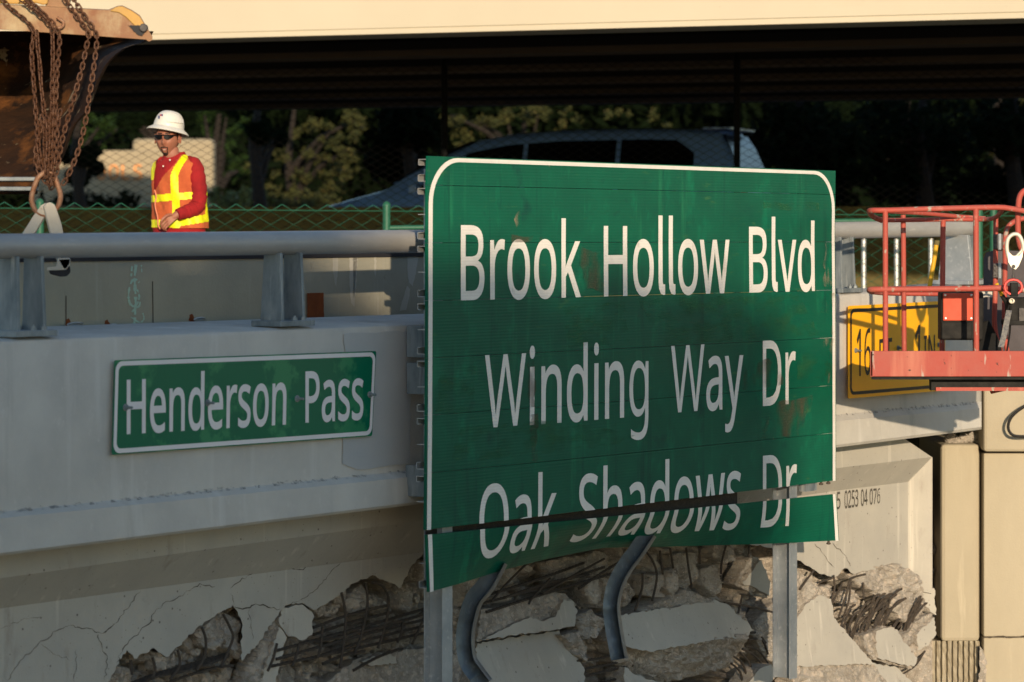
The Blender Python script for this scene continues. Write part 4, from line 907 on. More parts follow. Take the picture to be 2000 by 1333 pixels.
def bent(pts, wpx, seed):
    """steel channel bent by the impact: web and one turned-up flange"""
    P = sm(pts, 6); m = len(P); b = MB(); rows = []
    for i, p in enumerate(P):
        q, q0 = P[min(i + 1, m - 1)], P[max(i - 1, 0)]
        dx, dy = q[0] - q0[0], q[1] - q0[1]; l = math.hypot(dx, dy); nxv, nyv = dy / l, -dx / l
        if nxv < 0: nxv, nyv = -nxv, -nyv
        o = OS - .09 - .1 * math.sin(i / m * 3.1) + .06 * (i / m)
        dent = .018 * noise.noise((i * .5, seed, 0))
        hw = wpx / 2
        rows.append([BW(p[0] - nxv * hw, p[1] - nyv * hw, o - .02), BW(p[0] - nxv * hw, p[1] - nyv * hw, o), BW(p[0] - nxv * hw * .1, p[1] - nyv * hw * .1, o + dent), BW(p[0] + nxv * hw * .55, p[1] + nyv * hw * .55, o + dent * .5), BW(p[0] + nxv * hw * .62, p[1] + nyv * hw * .62, o + .038), BW(p[0] + nxv * hw, p[1] + nyv * hw, o + .03), BW(p[0] + nxv * hw * .9, p[1] + nyv * hw * .9, o - .025)])
    b.loft(rows, closed=True); obj('bent_brace', b, 'brace', sg, smooth=True)
bent([(975, 1095), (950, 1142), (926, 1172), (914, 1210), (909, 1250), (914, 1290), (929, 1314), (947, 1338)], 37, 1)
bent([(1268, 1040), (1243, 1078), (1222, 1106), (1204, 1140), (1195, 1180), (1198, 1220), (1204, 1255), (1210, 1288)], 34, 2)
for px, v in ((1608, 6.49), (1650, 6.49), (1618, 7.5)):
    q = sign_pt(min(a_of_px(px), .985), v, -.02) - UP * .012
    b = MB(); b.tube([q + UP * .02, q - UP * .012], .008, 6); b.tube([q, q - UP * .01], .014, 6); obj('clip_bolt', b, 'crack', sg)

# ------------------------------------------------------------------ small street name sign and the clearance sign on the parapet
def flat_sign(name, corners, o, mats, label, words, rpx=9, bw=7.5, bolts=(), inset=None):
    """corners tl, tr, br, bl in pixels on the parapet plane; bilinear placement"""
    tl, tr, brc, bl = corners
    def P(s, t, off=0):
        a = BW(*tl, o).lerp(BW(*tr, o), s); c = BW(*bl, o).lerp(BW(*brc, o), s)
        return a.lerp(c, t) + BN * off
    wm = (BW(*tr, o) - BW(*tl, o)).length; hm = (BW(*bl, o) - BW(*tl, o)).length
    def rr(ins, rad, n=6):
        pts = []
        for cx, cy, a0 in ((wm - ins - rad, ins + rad, -90), (wm - ins - rad, hm - ins - rad, 0), (ins + rad, hm - ins - rad, 90), (ins + rad, ins + rad, 180)):
            for k in range(n + 1):
                a = R(a0 + 90 * k / n); pts.append((cx + rad * math.cos(a), cy + rad * math.sin(a)))
        return pts
    m3 = lambda p, off=0: P(p[0] / wm, p[1] / hm, off)
    root = thing(name, P(.5, .5), label, 'road sign')
    b = MB(); pl = rr(0, .012); b.prism(pl, lambda p: m3(p, 0), lambda p: m3(p, -.004)); obj('sign_plate', b, mats[0], root)
    ins = inset if inset is not None else .006
    A, B_ = rr(ins, .045), rr(ins + bw, .03); n = len(A)
    b = MB(); b.add([m3(p, .0016) for p in A + B_], [(i, (i + 1) % n, n + (i + 1) % n, n + i) for i in range(n)]); obj('border', b, mats[1], root, fix=False)
    for word, quad in words:                              # quad: top-left, top-right, base-right, base-left px
        tp, tq, bq, bp = (BW(x, y, o) for x, y in quad)
        for V, Fc in word_letters(word, fat=8.0):
            b = MB(); b.add([bp.lerp(bq, p[0]).lerp(tp.lerp(tq, p[0]), p[1]) + BN * .0018 for p in V], Fc); obj('letter', b, mats[1], root, fix=False)
    for px, py in bolts:
        c = BW(px, py, o); b = MB(); b.tube([c - BN * .06, c + BN * .045], .0065, 8); b.tube([c + BN * .0, c + BN * .012], .013, 6); b.lathe(c, [(.018, 0), (.018, .003)], 12, BN); obj('bolt', b, 'galv_old', root)
    return root
flat_sign('street_name_sign', ((224, 704), (735, 686), (727, 852), (219, 889)), .03, ('green_new', 'white_new'), 'small green street name sign bolted to the grey parapet left of the big sign',
          [('Henderson', ((247, 744), (560, 730), (558, 828), (247, 847))), ('Pass', ((596, 727.5), (710, 722), (709, 818), (596, 824.5)))], bw=.022, bolts=((245, 796), (405, 787), (580, 779), (722, 771)))
flat_sign('clearance_sign', ((1657, 598), (1846, 588), (1846, 763), (1657, 779)), .035, ('yellow', 'black'), 'yellow clearance sign with black numbers partly behind the red lift basket',
          [('16', ((1673, 645), (1701, 642), (1700, 732), (1673, 734))), ('FT', ((1717, 664), (1742, 661), (1742, 714), (1717, 717))), ('1', ((1787, 638), (1797, 636), (1796, 722), (1786, 724))), ('IN', ((1804, 657), (1826, 655), (1826, 709), (1804, 711)))],
          bw=.022, inset=.022, bolts=((1671, 685), (1754, 680), (1833, 674)))
# stencilled number on the girder web
for word, quad in (('5', ((1634, 962), (1641, 961), (1641, 993), (1634, 995))), ('0253', ((1649, 959.5), (1676, 957), (1676, 989), (1649, 993.5))), ('04', ((1681, 957), (1694, 956), (1694, 986), (1681, 989))), ('076', ((1698, 956), (1719, 954), (1718.5, 983), (1698, 986)))):
    tp, tq, bq, bp = (BW(x, y, OWB) for x, y in quad)
    for V, Fc in word_letters(word, fat=7.0):
        b = MB(); b.add([bp.lerp(bq, p[0]).lerp(tp.lerp(tq, p[0]), p[1]) + BN * .002 for p in V], Fc); obj('stencil_digit', b, 'stencil', gd, fix=False)

# ------------------------------------------------------------------ behind the parapet
E0 = EYE
MAT.update(
    precast=mat('weathered_barrier_concrete', (0.37, 0.35, 0.275), 0.9, vary=(0.31, 0.30, 0.24), vscale=3, layers=(((0.50, 0.48, 0.41), 10, 0.62, 0.78, VZ), ((0.43, 0.415, 0.36), 5, 0.6, 0.76, VZ), ((0.50, 0.52, 0.46), 55, 0.745, 0.77, (1, 1, .6)), ((0.14, 0.13, 0.10), 6, 0.66, 0.8, V1)), bump=0.12, bscale=60),
    limewash=mat('lime_and_sun_streak', (0.50, 0.48, 0.42), 0.9, vary=(0.36, 0.35, 0.30), vscale=9, stretch=VZ),
    chalk=mat('green_spray_paint', (0.42, 0.66, 0.53), 0.9, vary=(0.40, 0.50, 0.42), vscale=60),
    rust=mat('rust', (0.23, 0.062, 0.014), 0.95, vary=(0.15, 0.036, 0.010), vscale=12, layers=(((0.30, 0.12, 0.04), 50, .62, .75, V1),), bump=.2, bscale=120),
    rubber=mat('dull_black', (0.018, 0.018, 0.022), 0.7),
    brownwall=mat('tan_retaining_wall', (0.155, 0.13, 0.05), 0.95, vary=(0.13, 0.105, 0.04), vscale=1.2, layers=(((0.24, .2, .09), 8, .62, .8, VZ),), bump=.05, bscale=20),
    greenwire=mat('green_coated_wire', (0.010, 0.095, 0.05), 0.5, vary=(0.025, 0.12, 0.075), vscale=30),
    blackwire=mat('black_coated_wire', (0.006, 0.006, 0.006), 0.7, spec=.1),
    vanpaint=mat('silver_van_sky_tint', (0.15, 0.32, 0.78), 0.3, 0.0, spec=.5),  # silver body; the sky's blue reflection is put into the colour
    glass=mat('dark_tinted_glass', (0.004, 0.005, 0.006), 0.25, spec=.2),
    redlens=mat('red_lens', (.25, .01, .01), .2),
    tyre=mat('tyre_rubber', (0.02, 0.02, 0.02), 0.85),
    limestone=mat('limestone', (0.39, 0.32, 0.21), 0.9, vary=(0.33, 0.27, 0.175), vscale=2.5, bump=.2, bscale=20),
    bronze=mat('copper_letters', (0.50, 0.20, 0.06), 0.4, 0.4),
    bark=mat('tree_bark', (0.022, 0.016, 0.011), 0.95, vary=(0.014, 0.010, 0.008), vscale=6, stretch=(1, 1, .2), bump=.5, bscale=20),
    leaf_olive=mat('olive_oak_leaves', (0.052, 0.052, 0.015), 0.75, spec=.15, vary=(0.028, 0.034, 0.010), vscale=3, layers=(((0.12, 0.085, 0.03), 9, .58, .7, V1),)),
    leaf_dark=mat('shade_dark_leaves', (0.005, 0.010, 0.003), 0.9, spec=.05, vary=(0.003, 0.006, 0.002), vscale=1.6),  # foliage shade is put into this near-black leaf colour
    leaf_green=mat('green_shrub_leaves', (0.022, 0.044, 0.008), 0.75, spec=.15, vary=(0.012, 0.028, 0.006), vscale=3),
    leaf_yellow=mat('yellowing_shrub_leaves', (0.10, 0.105, 0.02), 0.6, vary=(0.07, 0.085, 0.02), vscale=4),
)
sheet('bridge_deck', [BW(-500, 900, -0.7) * 1.0, BW(1917, 900, -0.7), Vector((30, 30, 0)), Vector((30, 46, 0)), Vector((-30, 46, 0)), Vector((-30, 10, 0))] and
      [Vector((*BW(-700, 900, -0.7).xy, E0 - 1.06)), Vector((*BW(1917, 900, -0.7).xy, E0 - 1.06)), Vector((14, 24, E0 - 1.06)), Vector((24, 46, E0 - 1.06)), Vector((-26, 46, E0 - 1.06)), Vector((-26, 20, E0 - 1.06))], 'asphalt')
sheet('hillside', [Vector((-200, 45, E0 - 1.10)), Vector((200, 45, E0 - 1.10)), Vector((260, 420, E0 + 6)), Vector((-260, 420, E0 + 6))], 'dirt')

# precast barrier standing just behind the rail
OPB = -1.0
lPt = lin([(-120, 514), (0, 512), (835, 500), (1150, 495)])
pb = thing('precast_barrier', BW(300, 700, OPB - .1), 'weathered olive grey concrete barrier with rust stains and green spray mark behind the pipe rail', 'barrier')
b = MB(); b.loft([[BW(x, 900, OPB + .02), BW(x, 650, OPB), BW(x, lPt(x), OPB), BW(x, lPt(x), OPB) - BN * .2, BW(x, 900, OPB + .02) - BN * .3] for x in range(-120, 1180, 60)]); obj('barrier_wall', b, 'precast', pb)
b = MB(); b.loft([[BW(x, lPt(x) + 1, OPB + .012), BW(x, lPt(x) - 22, OPB + .012), BW(x, lPt(x) - 22, OPB) - BN * .21, BW(x, lPt(x) + 1, OPB) - BN * .21] for x in range(-120, 1180, 60)]); obj('dark_strip', b, 'rubber', pb)  # plain dark strip along the barrier top
def pbstain(name, outline, m, o=.003, seed=0, amp=1.5):
    b = MB(); pl = jag(outline, amp, 4, seed=seed); b.prism(pl, mapO(OPB + o), mapO(OPB - .004)); return obj(name, b, m, pb)
for k, (x, y) in enumerate([(133, 628), (209, 630), (374, 619)]):
    pbstain('rust_stain', [(x - 5, y + 14), (x - 4, y - 3), (x + 1, y - 6), (x + 5, y + 1), (x + 6, y + 14)], 'rust', seed=k)
for x, y, w in ((147, 634, 16), (220, 637, 9), (390, 624, 12)):
    b = MB(); c = BW(x, y, OPB + .06); b.tube([c + BU * math.cos(a) * w * .0035 + (UP * .45 + BN * .4) * math.sin(a) * .016 for a in [k * .63 for k in range(10)]], .006, 6, closed=True); obj('lifting_loop', b, 'alu', pb, smooth=True)
pbstain('rust_plate', [(600, 573), (632, 572), (633, 620), (600, 622)], 'rust', .012, amp=.3)
b = MB()
for pts in ([(298, 550), (299, 634)], [(129, 578), (129, 634)]):
    (x0, y0), (x1, y1) = pts; b.add([BW(x0 - 1, y0, OPB + .002), BW(x0 + 1, y0, OPB + .002), BW(x1 + 1, y1, OPB + .002), BW(x1 - 1, y1, OPB + .002)], [(0, 1, 2, 3)])
obj('crack', b, 'crack', pb, fix=False)['kind'] = 'stuff'
def ribbon(b, pts, w, o, seed=0):
    P = sm(pts, 6); rn = random.Random(seed); n = len(P)
    for i in range(n - 1):
        if rn.random() < .16: continue
        a, c = P[i], P[i + 1]; dx, dy = c[0] - a[0], c[1] - a[1]; l = math.hypot(dx, dy) or 1; w0 = w * rn.uniform(.7, 1.6)
        b.add([BW(a[0] - dy / l * w0, a[1] + dx / l * w0, o), BW(c[0] - dy / l * w0, c[1] + dx / l * w0, o), BW(c[0] + dy / l * w0, c[1] - dx / l * w0, o), BW(a[0] + dy / l * w0, a[1] - dx / l * w0, o)], [(0, 1, 2, 3)])
b = MB()
ribbon(b, [(266, 514), (263, 545), (265, 580), (264, 610), (262, 638)], 2.2, OPB + .003, 1)
ribbon(b, [(272, 552), (262, 545), (254, 558), (251, 580), (256, 596), (270, 600), (274, 590)], 1.6, OPB + .0035, 2)
ribbon(b, [(268, 566), (272, 580), (266, 598), (258, 610)], 1.2, OPB + .0035, 3)
ribbon(b, [(256, 620), (272, 630), (281, 624), (279, 612)], 1.1, OPB + .0035, 4)
ribbon(b, [(258, 520), (256, 540)], 1.2, OPB + .0035, 5); ribbon(b, [(276, 518), (277, 532)], 1.0, OPB + .0035, 6)
obj('spray_mark', b, 'chalk', pb, fix=False)['kind'] = 'stuff'
for k, (x, w, y1, lean) in enumerate([(655, 5, 560, 1), (694, 4.5, 585, -3), (733, 2.2, 545, 0), (806, 11, 560, -2), (690, 8, 600, 0)]):
    pbstain('lime_and_sun_streak', [(x - w, lPt(x) + 1), (x + w, lPt(x) + 1), (x + w * .8 + lean, (lPt(x) + y1) / 2), (x + w * .2 + lean, y1), (x - w * .5 + lean, y1 - 8), (x - w * .9, (lPt(x) + y1) / 2)], 'limewash', .002, seed=k, amp=.8)
pbstain('lime_and_sun_streak', [(795, 558), (801, 566), (799, 582), (793, 606), (780, 608), (787, 584)], 'limewash', .004, seed=9, amp=.6)  # slim sunlit streak, put on as a paler strip

# retaining wall under the overpass, fences
MAT_W = 38.0
b = MB(); b.hexa([(x, y, z) for z in (E0 - 1.07, E0 + .225) for x, y in ((-22, 41.8), (22, 33.8), (22, 34.2), (-22, 42.2))]); tag(obj('retaining_wall', b, 'brownwall'), 'long low tan retaining wall under the overpass behind the green fence', 'wall')
def chainlink(b, p0, p1, zt, zb, w, h, r, k3=3):
    """diamond mesh of zigzag wires between two plan points; zt(s), zb: top and bottom heights"""
    p0, p1 = Vector(p0), Vector(p1); L = (p1 - p0).length; u = (p1 - p0).normalized(); q = Vector((-u.y, u.x, 0))
    n = int(L / w)
    for i in range(n):
        P = []; z = zt(i * w / L); k = 0
        while z > zb:
            s = i * w + (w / 2 if (k + i) % 2 else -w / 2) * .97
            P.append(p0 + u * s + q * (.004 if k % 2 else -.004) + UP * z); z -= h / 2; k += 1
        b.tube(P, r, k3, caps=False)
gf = thing('green_fence', (0, 26.2, E0 - 1.06), 'low green coated chain link fence behind the pipe rail', 'fence')
g0, g1 = Vector((-6.0, 25.8, 0)), Vector((4.55, 27.3, 0))
gz = lambda s: E0 + .205 - .075 * s
b = MB(); chainlink(b, g0, g1, gz, E0 - .95, .098, .116, .0043); m_ = obj('wire_mesh', b, 'greenwire', gf, fix=False); m_['kind'] = 'stuff'
def at_x(px):
    u = (g1 - g0); k = (px - 1000) / FPX
    t = (k * g0.y - g0.x) / (u.x - k * u.y); return g0 + u * t, t
for px, dz in ((78, -.0), (755, .0), (1400, .0), (1912, .02), (1940, .02)):
    p, t = at_x(px); b = MB(); b.tube([p + UP * (E0 - 1.06), p + UP * (gz(t) - .0)], .034, 12); b.lathe(p + UP * gz(t), [(.036, -.01), (.036, .01), (.02, .03), (.001, .036)], 12); obj('post', b, 'greenwire', gf, smooth=True)
pa, ta = at_x(755); pc, tc = at_x(1912)
b = MB(); b.tube([pa + UP * (E0 - .025), pc + UP * (E0 + .055)], .022, 10); obj('top_rail', b, 'greenwire', gf, smooth=True)
b = MB(); b.tube([g0 + UP * (gz(0) - .05), g1 + UP * (gz(1) - .05)], .004, 4); obj('tension_wire', b, 'greenwire', gf)
tf = thing('tall_fence', (0, 32, E0 - 1.06), 'tall black chain link fence between the green fence and the van', 'fence')
b = MB(); chainlink(b, (-6.2, 32.0, 0), (6.6, 32.0, 0), lambda s: E0 + 2.0, E0 - .3, .068, .076, .0048); m_ = obj('wire_mesh', b, 'blackwire', tf, fix=False); m_['kind'] = 'stuff'
for x in (-.704, 2.347, 5.4):
    b = MB(); b.tube([(x, 32.05, E0 - 1.06), (x, 32.05, E0 + 2.0)], .034, 10); obj('post', b, 'blackwire', tf, smooth=True)
for k, px in enumerate((1687, 1751, 1818)):
    p = W(px, 500, 28.6 + k * .2); b = MB(); b.tube([(p.x, p.y, E0 - 1.06), (p.x, p.y, E0 - .13)], .024, 10)
    tag(obj('steel_pipe', b, 'alu', smooth=True), ['bare steel pipe behind the green mesh, nearest to the large green sign', 'bare steel pipe behind the green mesh, the middle one of three', 'bare steel pipe behind the green mesh, beside the yellow handle'][k], 'pipe', 'steel pipes standing behind the green fence')
b = MB(); P = [W(1815, 566, 21.6), W(1819, 540, 21.6), W(1825, 505, 21.6), W(1829, 476, 21.6)]; b.tube(P, [.0165, .0165, .016, .0165], 10)
MAT['handle'] = mat('yellow_handle', (0.72, 0.40, 0.01), 0.5, vary=(0.62, 0.32, 0.01), vscale=30)
hd = obj('tool_handle', b, ['handle'], smooth=True); tag(hd, 'yellow tool handle leaning behind the red basket', 'tool handle')
b = MB(); b.tube([W(1829, 479, 21.6), W(1830.5, 470, 21.6)], .0185, 10); obj('end_cap', b, 'brownwall', hd)

# ------------------------------------------------------------------ van under the overpass
vn = thing('van', W(1100, 440, 41) - UP * .755, 'silver minivan, sky reflection painted in blue, parked in the shade under the overpass, seen over the big sign', 'minivan')
vx = (Vector((-1, 0, 0)) * math.cos(R(18)) + Vector((0, 1, 0)) * math.sin(R(18)))   # forward (to the left and slightly away)
vy = Vector((-vx.y, vx.x, 0))
VO = W(650, 440, 42.0); VO = Vector((VO.x, VO.y, E0 - .755))
def VP(x, y, z): return VO - vx * x * 1.185 + vy * y * 1.13 + UP * z * 1.13
VS = [(-.02, .35, .55, .72, .60), (.10, .25, .66, .87, .78), (.40, .2, .80, .95, .90), (.88, .2, .95, 1.075, .94), (1.0, .2, .98, 1.12, .94), (1.15, .2, .99, 1.25, .80), (1.48, .2, 1.0, 1.44, .75), (1.94, .2, 1.01, 1.65, .72), (2.4, .2, 1.02, 1.735, .71), (3.0, .2, 1.03, 1.775, .71), (3.9, .2, 1.04, 1.785, .71), (4.45, .2, 1.05, 1.77, .70), (4.72, .22, 1.05, 1.74, .68), (4.83, .25, 1.05, 1.6, .70), (4.95, .3, 1.05, 1.3, .74), (5.03, .35, 1.0, 1.08, .78), (5.05, .4, .8, .9, .82)]
def vring(x, zb, zbelt, zr, hr):
    hb = .97 if x > .4 else .80 + x * .4
    S = [(hb * .93, zb), (hb, zb + .18), (hb, zbelt * .8), (hb * .985, zbelt), (hr + (hb - hr) * .12, zr - .10), (hr * .96, zr - .03), (hr * .75, zr), (0, zr + .012)]
    return [VP(x, y, z) for y, z in S] + [VP(x, -y, z) for y, z in S[-2::-1]]
b = MB(); b.loft([vring(*s) for s in VS]); obj('body', b, 'vanpaint', vn, smooth=True)
def vsec(x):
    for s, q in zip(VS, VS[1:]):
        if s[0] <= x <= q[0]:
            t = (x - s[0]) / (q[0] - s[0]); return [a + (c - a) * t for a, c in zip(s, q)]
def vside(x, z, sg, off=.006):
    _, zb, zbelt, zr, hr = vsec(x); hb = .97
    y0, z0, y1, z1 = hb * .985, zbelt, hr + (hb - hr) * .12, zr - .10
    t = (z - z0) / max(z1 - z0, .01); return VP(x, sg * (y0 + (y1 - y0) * t + off), z)
for sg_ in (1, -1):
    for x0, x1 in ((1.30, 2.55), (2.60, 3.62), (3.67, 4.50)):
        b = MB(); rows = []
        for k in range(13):
            x = x0 + (x1 - x0) * k / 12; zr = vsec(x)[3] - .135; zr = max(zr, 1.06)
            if x > 4.3: zr -= (x - 4.3) * .7
            rows.append([vside(x, 1.055 + (zr - 1.055) * j / 4, sg_) for j in range(5)])
        b.loft(rows, closed=False, caps=False); obj('side_window', b, 'glass', vn, fix=False)
b = MB(); b.loft([[VP(x - .012, y * hw, z + .012) for y in (-1, -.5, 0, .5, 1)] for x, z, hw in ((1.02, 1.14, .78), (1.48, 1.455, .68), (1.9, 1.64, .62))], closed=False, caps=False); obj('windscreen', b, 'glass', vn, fix=False)
b = MB(); b.loft([[VP(x + .014, y * hw, z + .006) for y in (-1, -.5, 0, .5, 1)] for x, z, hw in ((4.76, 1.70, .58), (4.845, 1.56, .62), (4.965, 1.26, .66), (5.01, 1.13, .68))], closed=False, caps=False); obj('rear_window', b, 'glass', vn, fix=False)
b = MB(); b.loft([[VP(x, y, z) for y, z in ((-.6, 1.785), (.6, 1.785), (.6, 1.76), (-.6, 1.76))] for x in (4.55, 4.86)]); obj('spoiler', b, 'vanpaint', vn)
for sg_ in (1, -1):
    for x in (.95, 4.0):
        b = MB(); c = VP(x, sg_ * .86, .33); b.lathe(c, [(.22, -.11), (.37, -.11), (.385, 0), (.37, .11), (.22, .11)], 20, vy); w_ = obj('wheel', b, 'tyre', vn)
        b = MB(); b.lathe(c + vy * sg_ * .09, [(.2, -.02), (.2, .01), (.05, .02)], 16, vy * sg_); obj('rim', b, 'alu', w_)
    b = MB(); b.box(VP(5.03, sg_ * .72, .95), (.08, .16, .34), (vx, vy, UP)); obj('tail_light', b, 'redlens', vn)
    b = MB(); b.box(VP(1.35, sg_ * 1.03, 1.08), (.12, .18, .16), (vx, vy, UP)); obj('door_mirror', b, 'vanpaint', vn, bevel=.03)

# ------------------------------------------------------------------ stone sign and trees beyond
st_ = thing('stone_sign', W(270, 440, 64) - UP * 1.0, 'sunlit tan limestone entrance sign with copper letters behind the worker', 'stone sign')
def sblock(name, x0, x1, y0, d, dep, bev):
    a, c = W(x0, y0, d), W(x1, y0, d); b = MB(); b.box(((a.x + c.x) / 2, d + dep / 2, (a.z + E0 - 1.2) / 2), (c.x - a.x, dep, a.z - E0 + 1.2)); return obj(name, b, 'limestone', st_, bevel=bev)
sblock('stone_wall', 60, 330, 294, 63, .6, .03); sblock('stone_pillar', 258, 417, 271, 63.65, .6, .10)
for x0, x1, ch in ((213, 231, 'O'), (238, 253, 'L'), (261, 277, 'S'), (190, 206, 'O')):
    V, Fc = word_faces(ch); b = MB()
    a, c = W(x0, 351, 62.96), W(x1, 322, 62.96)
    for dy in (0, .05): b.add([Vector((a.x + (c.x - a.x) * p[0], 62.94 + dy, a.z + (c.z - a.z) * p[1])) for p in V], Fc)
    obj('letter', b, 'bronze', st_, fix=False)
def foliage(b, blobs, n, size, rnd, flat=.6, sub=False):
    if sub:
        blobs = [(cx + rnd.gauss(0, .5) * r, cy + rnd.gauss(0, .4) * r, cz + rnd.gauss(0, .45) * r, r * rnd.uniform(.22, .42)) for cx, cy, cz, r in blobs for _ in range(6)]
    tot = sum(r[3] ** 2 for r in blobs)
    for (cx, cy, cz, r) in blobs:
        m = int(n * r * r / tot)
        for i in range(m):
            v = Vector((rnd.gauss(0, 1), rnd.gauss(0, 1), rnd.gauss(0, 1))).normalized() * r * rnd.random() ** .45
            v.z *= flat; v += Vector((rnd.gauss(0, .05), rnd.gauss(0, .05), rnd.gauss(0, .05))) * r
            p = Vector((cx, cy, cz)) + v; s = size * rnd.uniform(.6, 1.3)
            a = Vector((rnd.gauss(0, 1), rnd.gauss(0, 1), rnd.gauss(0, 1))).normalized(); c = a.orthogonal().normalized()
            b.add([p - a * s, p + c * s * .45, p + a * s, p - c * s * .45], [(0, 1, 2, 3)])
def tree(name, x, y, zb, h, blobs, n, size, m, label, group=None, seed=0, trunk=.16, limbs=4):
    rnd = random.Random(seed)
    t = thing(name, (x, y, zb), label, 'tree' if 'shrub' not in name else 'shrub', group)
    b = MB(); P = [(x, y, zb - .2), (x + .1, y, zb + h * .3), (x - .05, y, zb + h * .6), (x + .1, y, zb + h * .9)]
    b.tube(P, [trunk, trunk * .8, trunk * .55, trunk * .25], 8)
    for i in range(limbs):
        bl = blobs[i % len(blobs)]; z0 = zb + h * rnd.uniform(.3, .6)
        b.tube([(x, y, z0), ((x + bl[0]) / 2, (y + bl[1]) / 2, (z0 + bl[2]) / 2 + .2), bl[:3]], [trunk * .5, trunk * .35, trunk * .12], 6)
    obj('trunk', b, 'bark', t)
    b = MB(); foliage(b, blobs, n, size, rnd, .8, 'dark' not in m); obj('crown', b, m, t, fix=False)
    return t
def pxblobs(L, d): # (px, py, radius px) at distance d
    return [(W(x, y, d + k * .35).x, d + (k % 3) * .6, W(x, y, d).z, r / FPX * d) for k, (x, y, r) in enumerate(L)]
# lit oak sprays, and trees with their shade put into near-black leaves
tree('oak_tree', W(560, 440, 67).x, 68, E0 - 1, 4, pxblobs([(650, 250, 46), (690, 235, 38), (640, 310, 50), (690, 290, 40), (610, 350, 46), (600, 240, 34), (570, 300, 34), (545, 355, 36), (660, 350, 30), (700, 320, 24)], 67), 950, .085, 'leaf_olive', 'sunlit olive oak between the worker and the van hood', 'trees beyond the overpass', 1)
tree('oak_tree', W(1020, 440, 69).x, 70, E0 - 1, 4, pxblobs([(880, 225, 40), (930, 235, 46), (990, 225, 46), (1050, 225, 40), (900, 270, 30), (1110, 230, 32), (1200, 225, 30), (1280, 225, 30)], 69), 800, .085, 'leaf_olive', 'sunlit olive oak whose leaves show just above the van roof', 'trees beyond the overpass', 2)
tree('oak_tree', W(110, 440, 66).x, 66, E0 - 1, 4, pxblobs([(200, 240, 44), (170, 270, 36), (235, 240, 34), (140, 300, 26), (140, 240, 40)], 66), 900, .085, 'leaf_green', 'green leafy tree between the rusty chains and the stone sign', 'trees beyond the overpass', 3)
tree('oak_tree', W(420, 440, 72).x, 72, E0 - 1, 4, pxblobs([(400, 225, 40), (440, 280, 44), (470, 330, 40), (450, 230, 40), (430, 350, 36)], 72), 800, .09, 'leaf_green', 'green tree with a dark leaning trunk just right of the worker', 'trees beyond the overpass', 4, trunk=.2)
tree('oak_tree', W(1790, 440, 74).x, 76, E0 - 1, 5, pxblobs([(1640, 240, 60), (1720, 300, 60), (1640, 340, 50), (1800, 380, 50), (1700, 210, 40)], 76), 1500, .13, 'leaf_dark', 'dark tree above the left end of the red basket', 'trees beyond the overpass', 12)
tree('oak_tree', W(1950, 440, 60).x, 60, E0 - 1, 5, pxblobs([(1965, 235, 22), (1975, 270, 18), (1960, 300, 14), (1985, 215, 20)], 60), 260, .11, 'leaf_olive', 'thin olive spray of leaves at the far right above the red rails', 'trees beyond the overpass', 13)
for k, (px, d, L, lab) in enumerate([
    (800, 50, [(790, 240, 60), (770, 310, 60), (820, 350, 50), (840, 260, 40)], 'dark tree in shade left of the van roof'),
    (1560, 48, [(1560, 260, 90), (1640, 300, 90), (1600, 380, 80), (1530, 330, 60)], 'dark tree in shade right behind the van tail'),
    (1800, 49, [(1750, 250, 90), (1850, 260, 90), (1800, 350, 90), (1720, 340, 70), (1900, 370, 70)], 'wide dark tree in shade above the red basket'),
    (1980, 48, [(1960, 250, 70), (2050, 300, 90), (1990, 370, 70)], 'dark tree in shade at the right edge of the view'),
    (330, 65.5, [(255, 235, 26), (300, 230, 36), (350, 225, 30)], 'dark tree crown just above the stone sign behind the helmet'),
    (150, 60, [(165, 308, 22), (150, 345, 22), (182, 326, 15), (196, 296, 14), (140, 300, 22)], 'small dark tree overlapping the left end of the stone sign'),
    (500, 55, [(510, 260, 22), (540, 270, 16)], 'slim dark tree between the two lit oaks'),
]):
    tree('dark_tree', W(px, 440, d).x, d, E0 - 1, 4, pxblobs(L, d), 2600, .10, 'leaf_dark', lab, 'dark trees under and behind the overpass', 20 + k)
rnd = random.Random(77)
for k, (x0, x1, y, d, m, lab, n) in enumerate([(90, 300, 392, 61.5, 'leaf_dark', 'dark clipped shrub row at the foot of the stone sign', 700), (420, 520, 385, 60, 'leaf_yellow', 'yellow green shrubs right of the stone sign by the green fence', 700), (540, 660, 390, 64, 'leaf_olive', 'low olive shrubs left of the van hood', 500)]):
    t = thing('shrub', (W((x0 + x1) / 2, 440, d).x, d, E0 - 1.05), lab, 'shrub')
    b = MB(); foliage(b, pxblobs([(x, y + rnd.uniform(-6, 10), 24) for x in range(x0, x1, 22)] + [(x, y + 45, 34) for x in range(x0, x1, 30)], d), n, .10, rnd, .8); obj('foliage', b, m, t, fix=False)
    b = MB(); b.tube([(W((x0 + x1) / 2, 440, d).x, d, E0 - 1.1), (W((x0 + x1) / 2, 440, d).x, d, E0 - .1)], .04, 6); obj('stem', b, 'bark', t)
# far wood: one dark mass
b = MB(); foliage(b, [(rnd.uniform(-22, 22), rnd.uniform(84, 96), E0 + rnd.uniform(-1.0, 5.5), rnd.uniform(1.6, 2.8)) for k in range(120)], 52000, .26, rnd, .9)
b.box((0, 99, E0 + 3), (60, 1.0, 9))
tag(obj('wood', b, 'leaf_dark', fix=False), 'dark dense wood far behind the overpass', 'wood', kind='stuff')
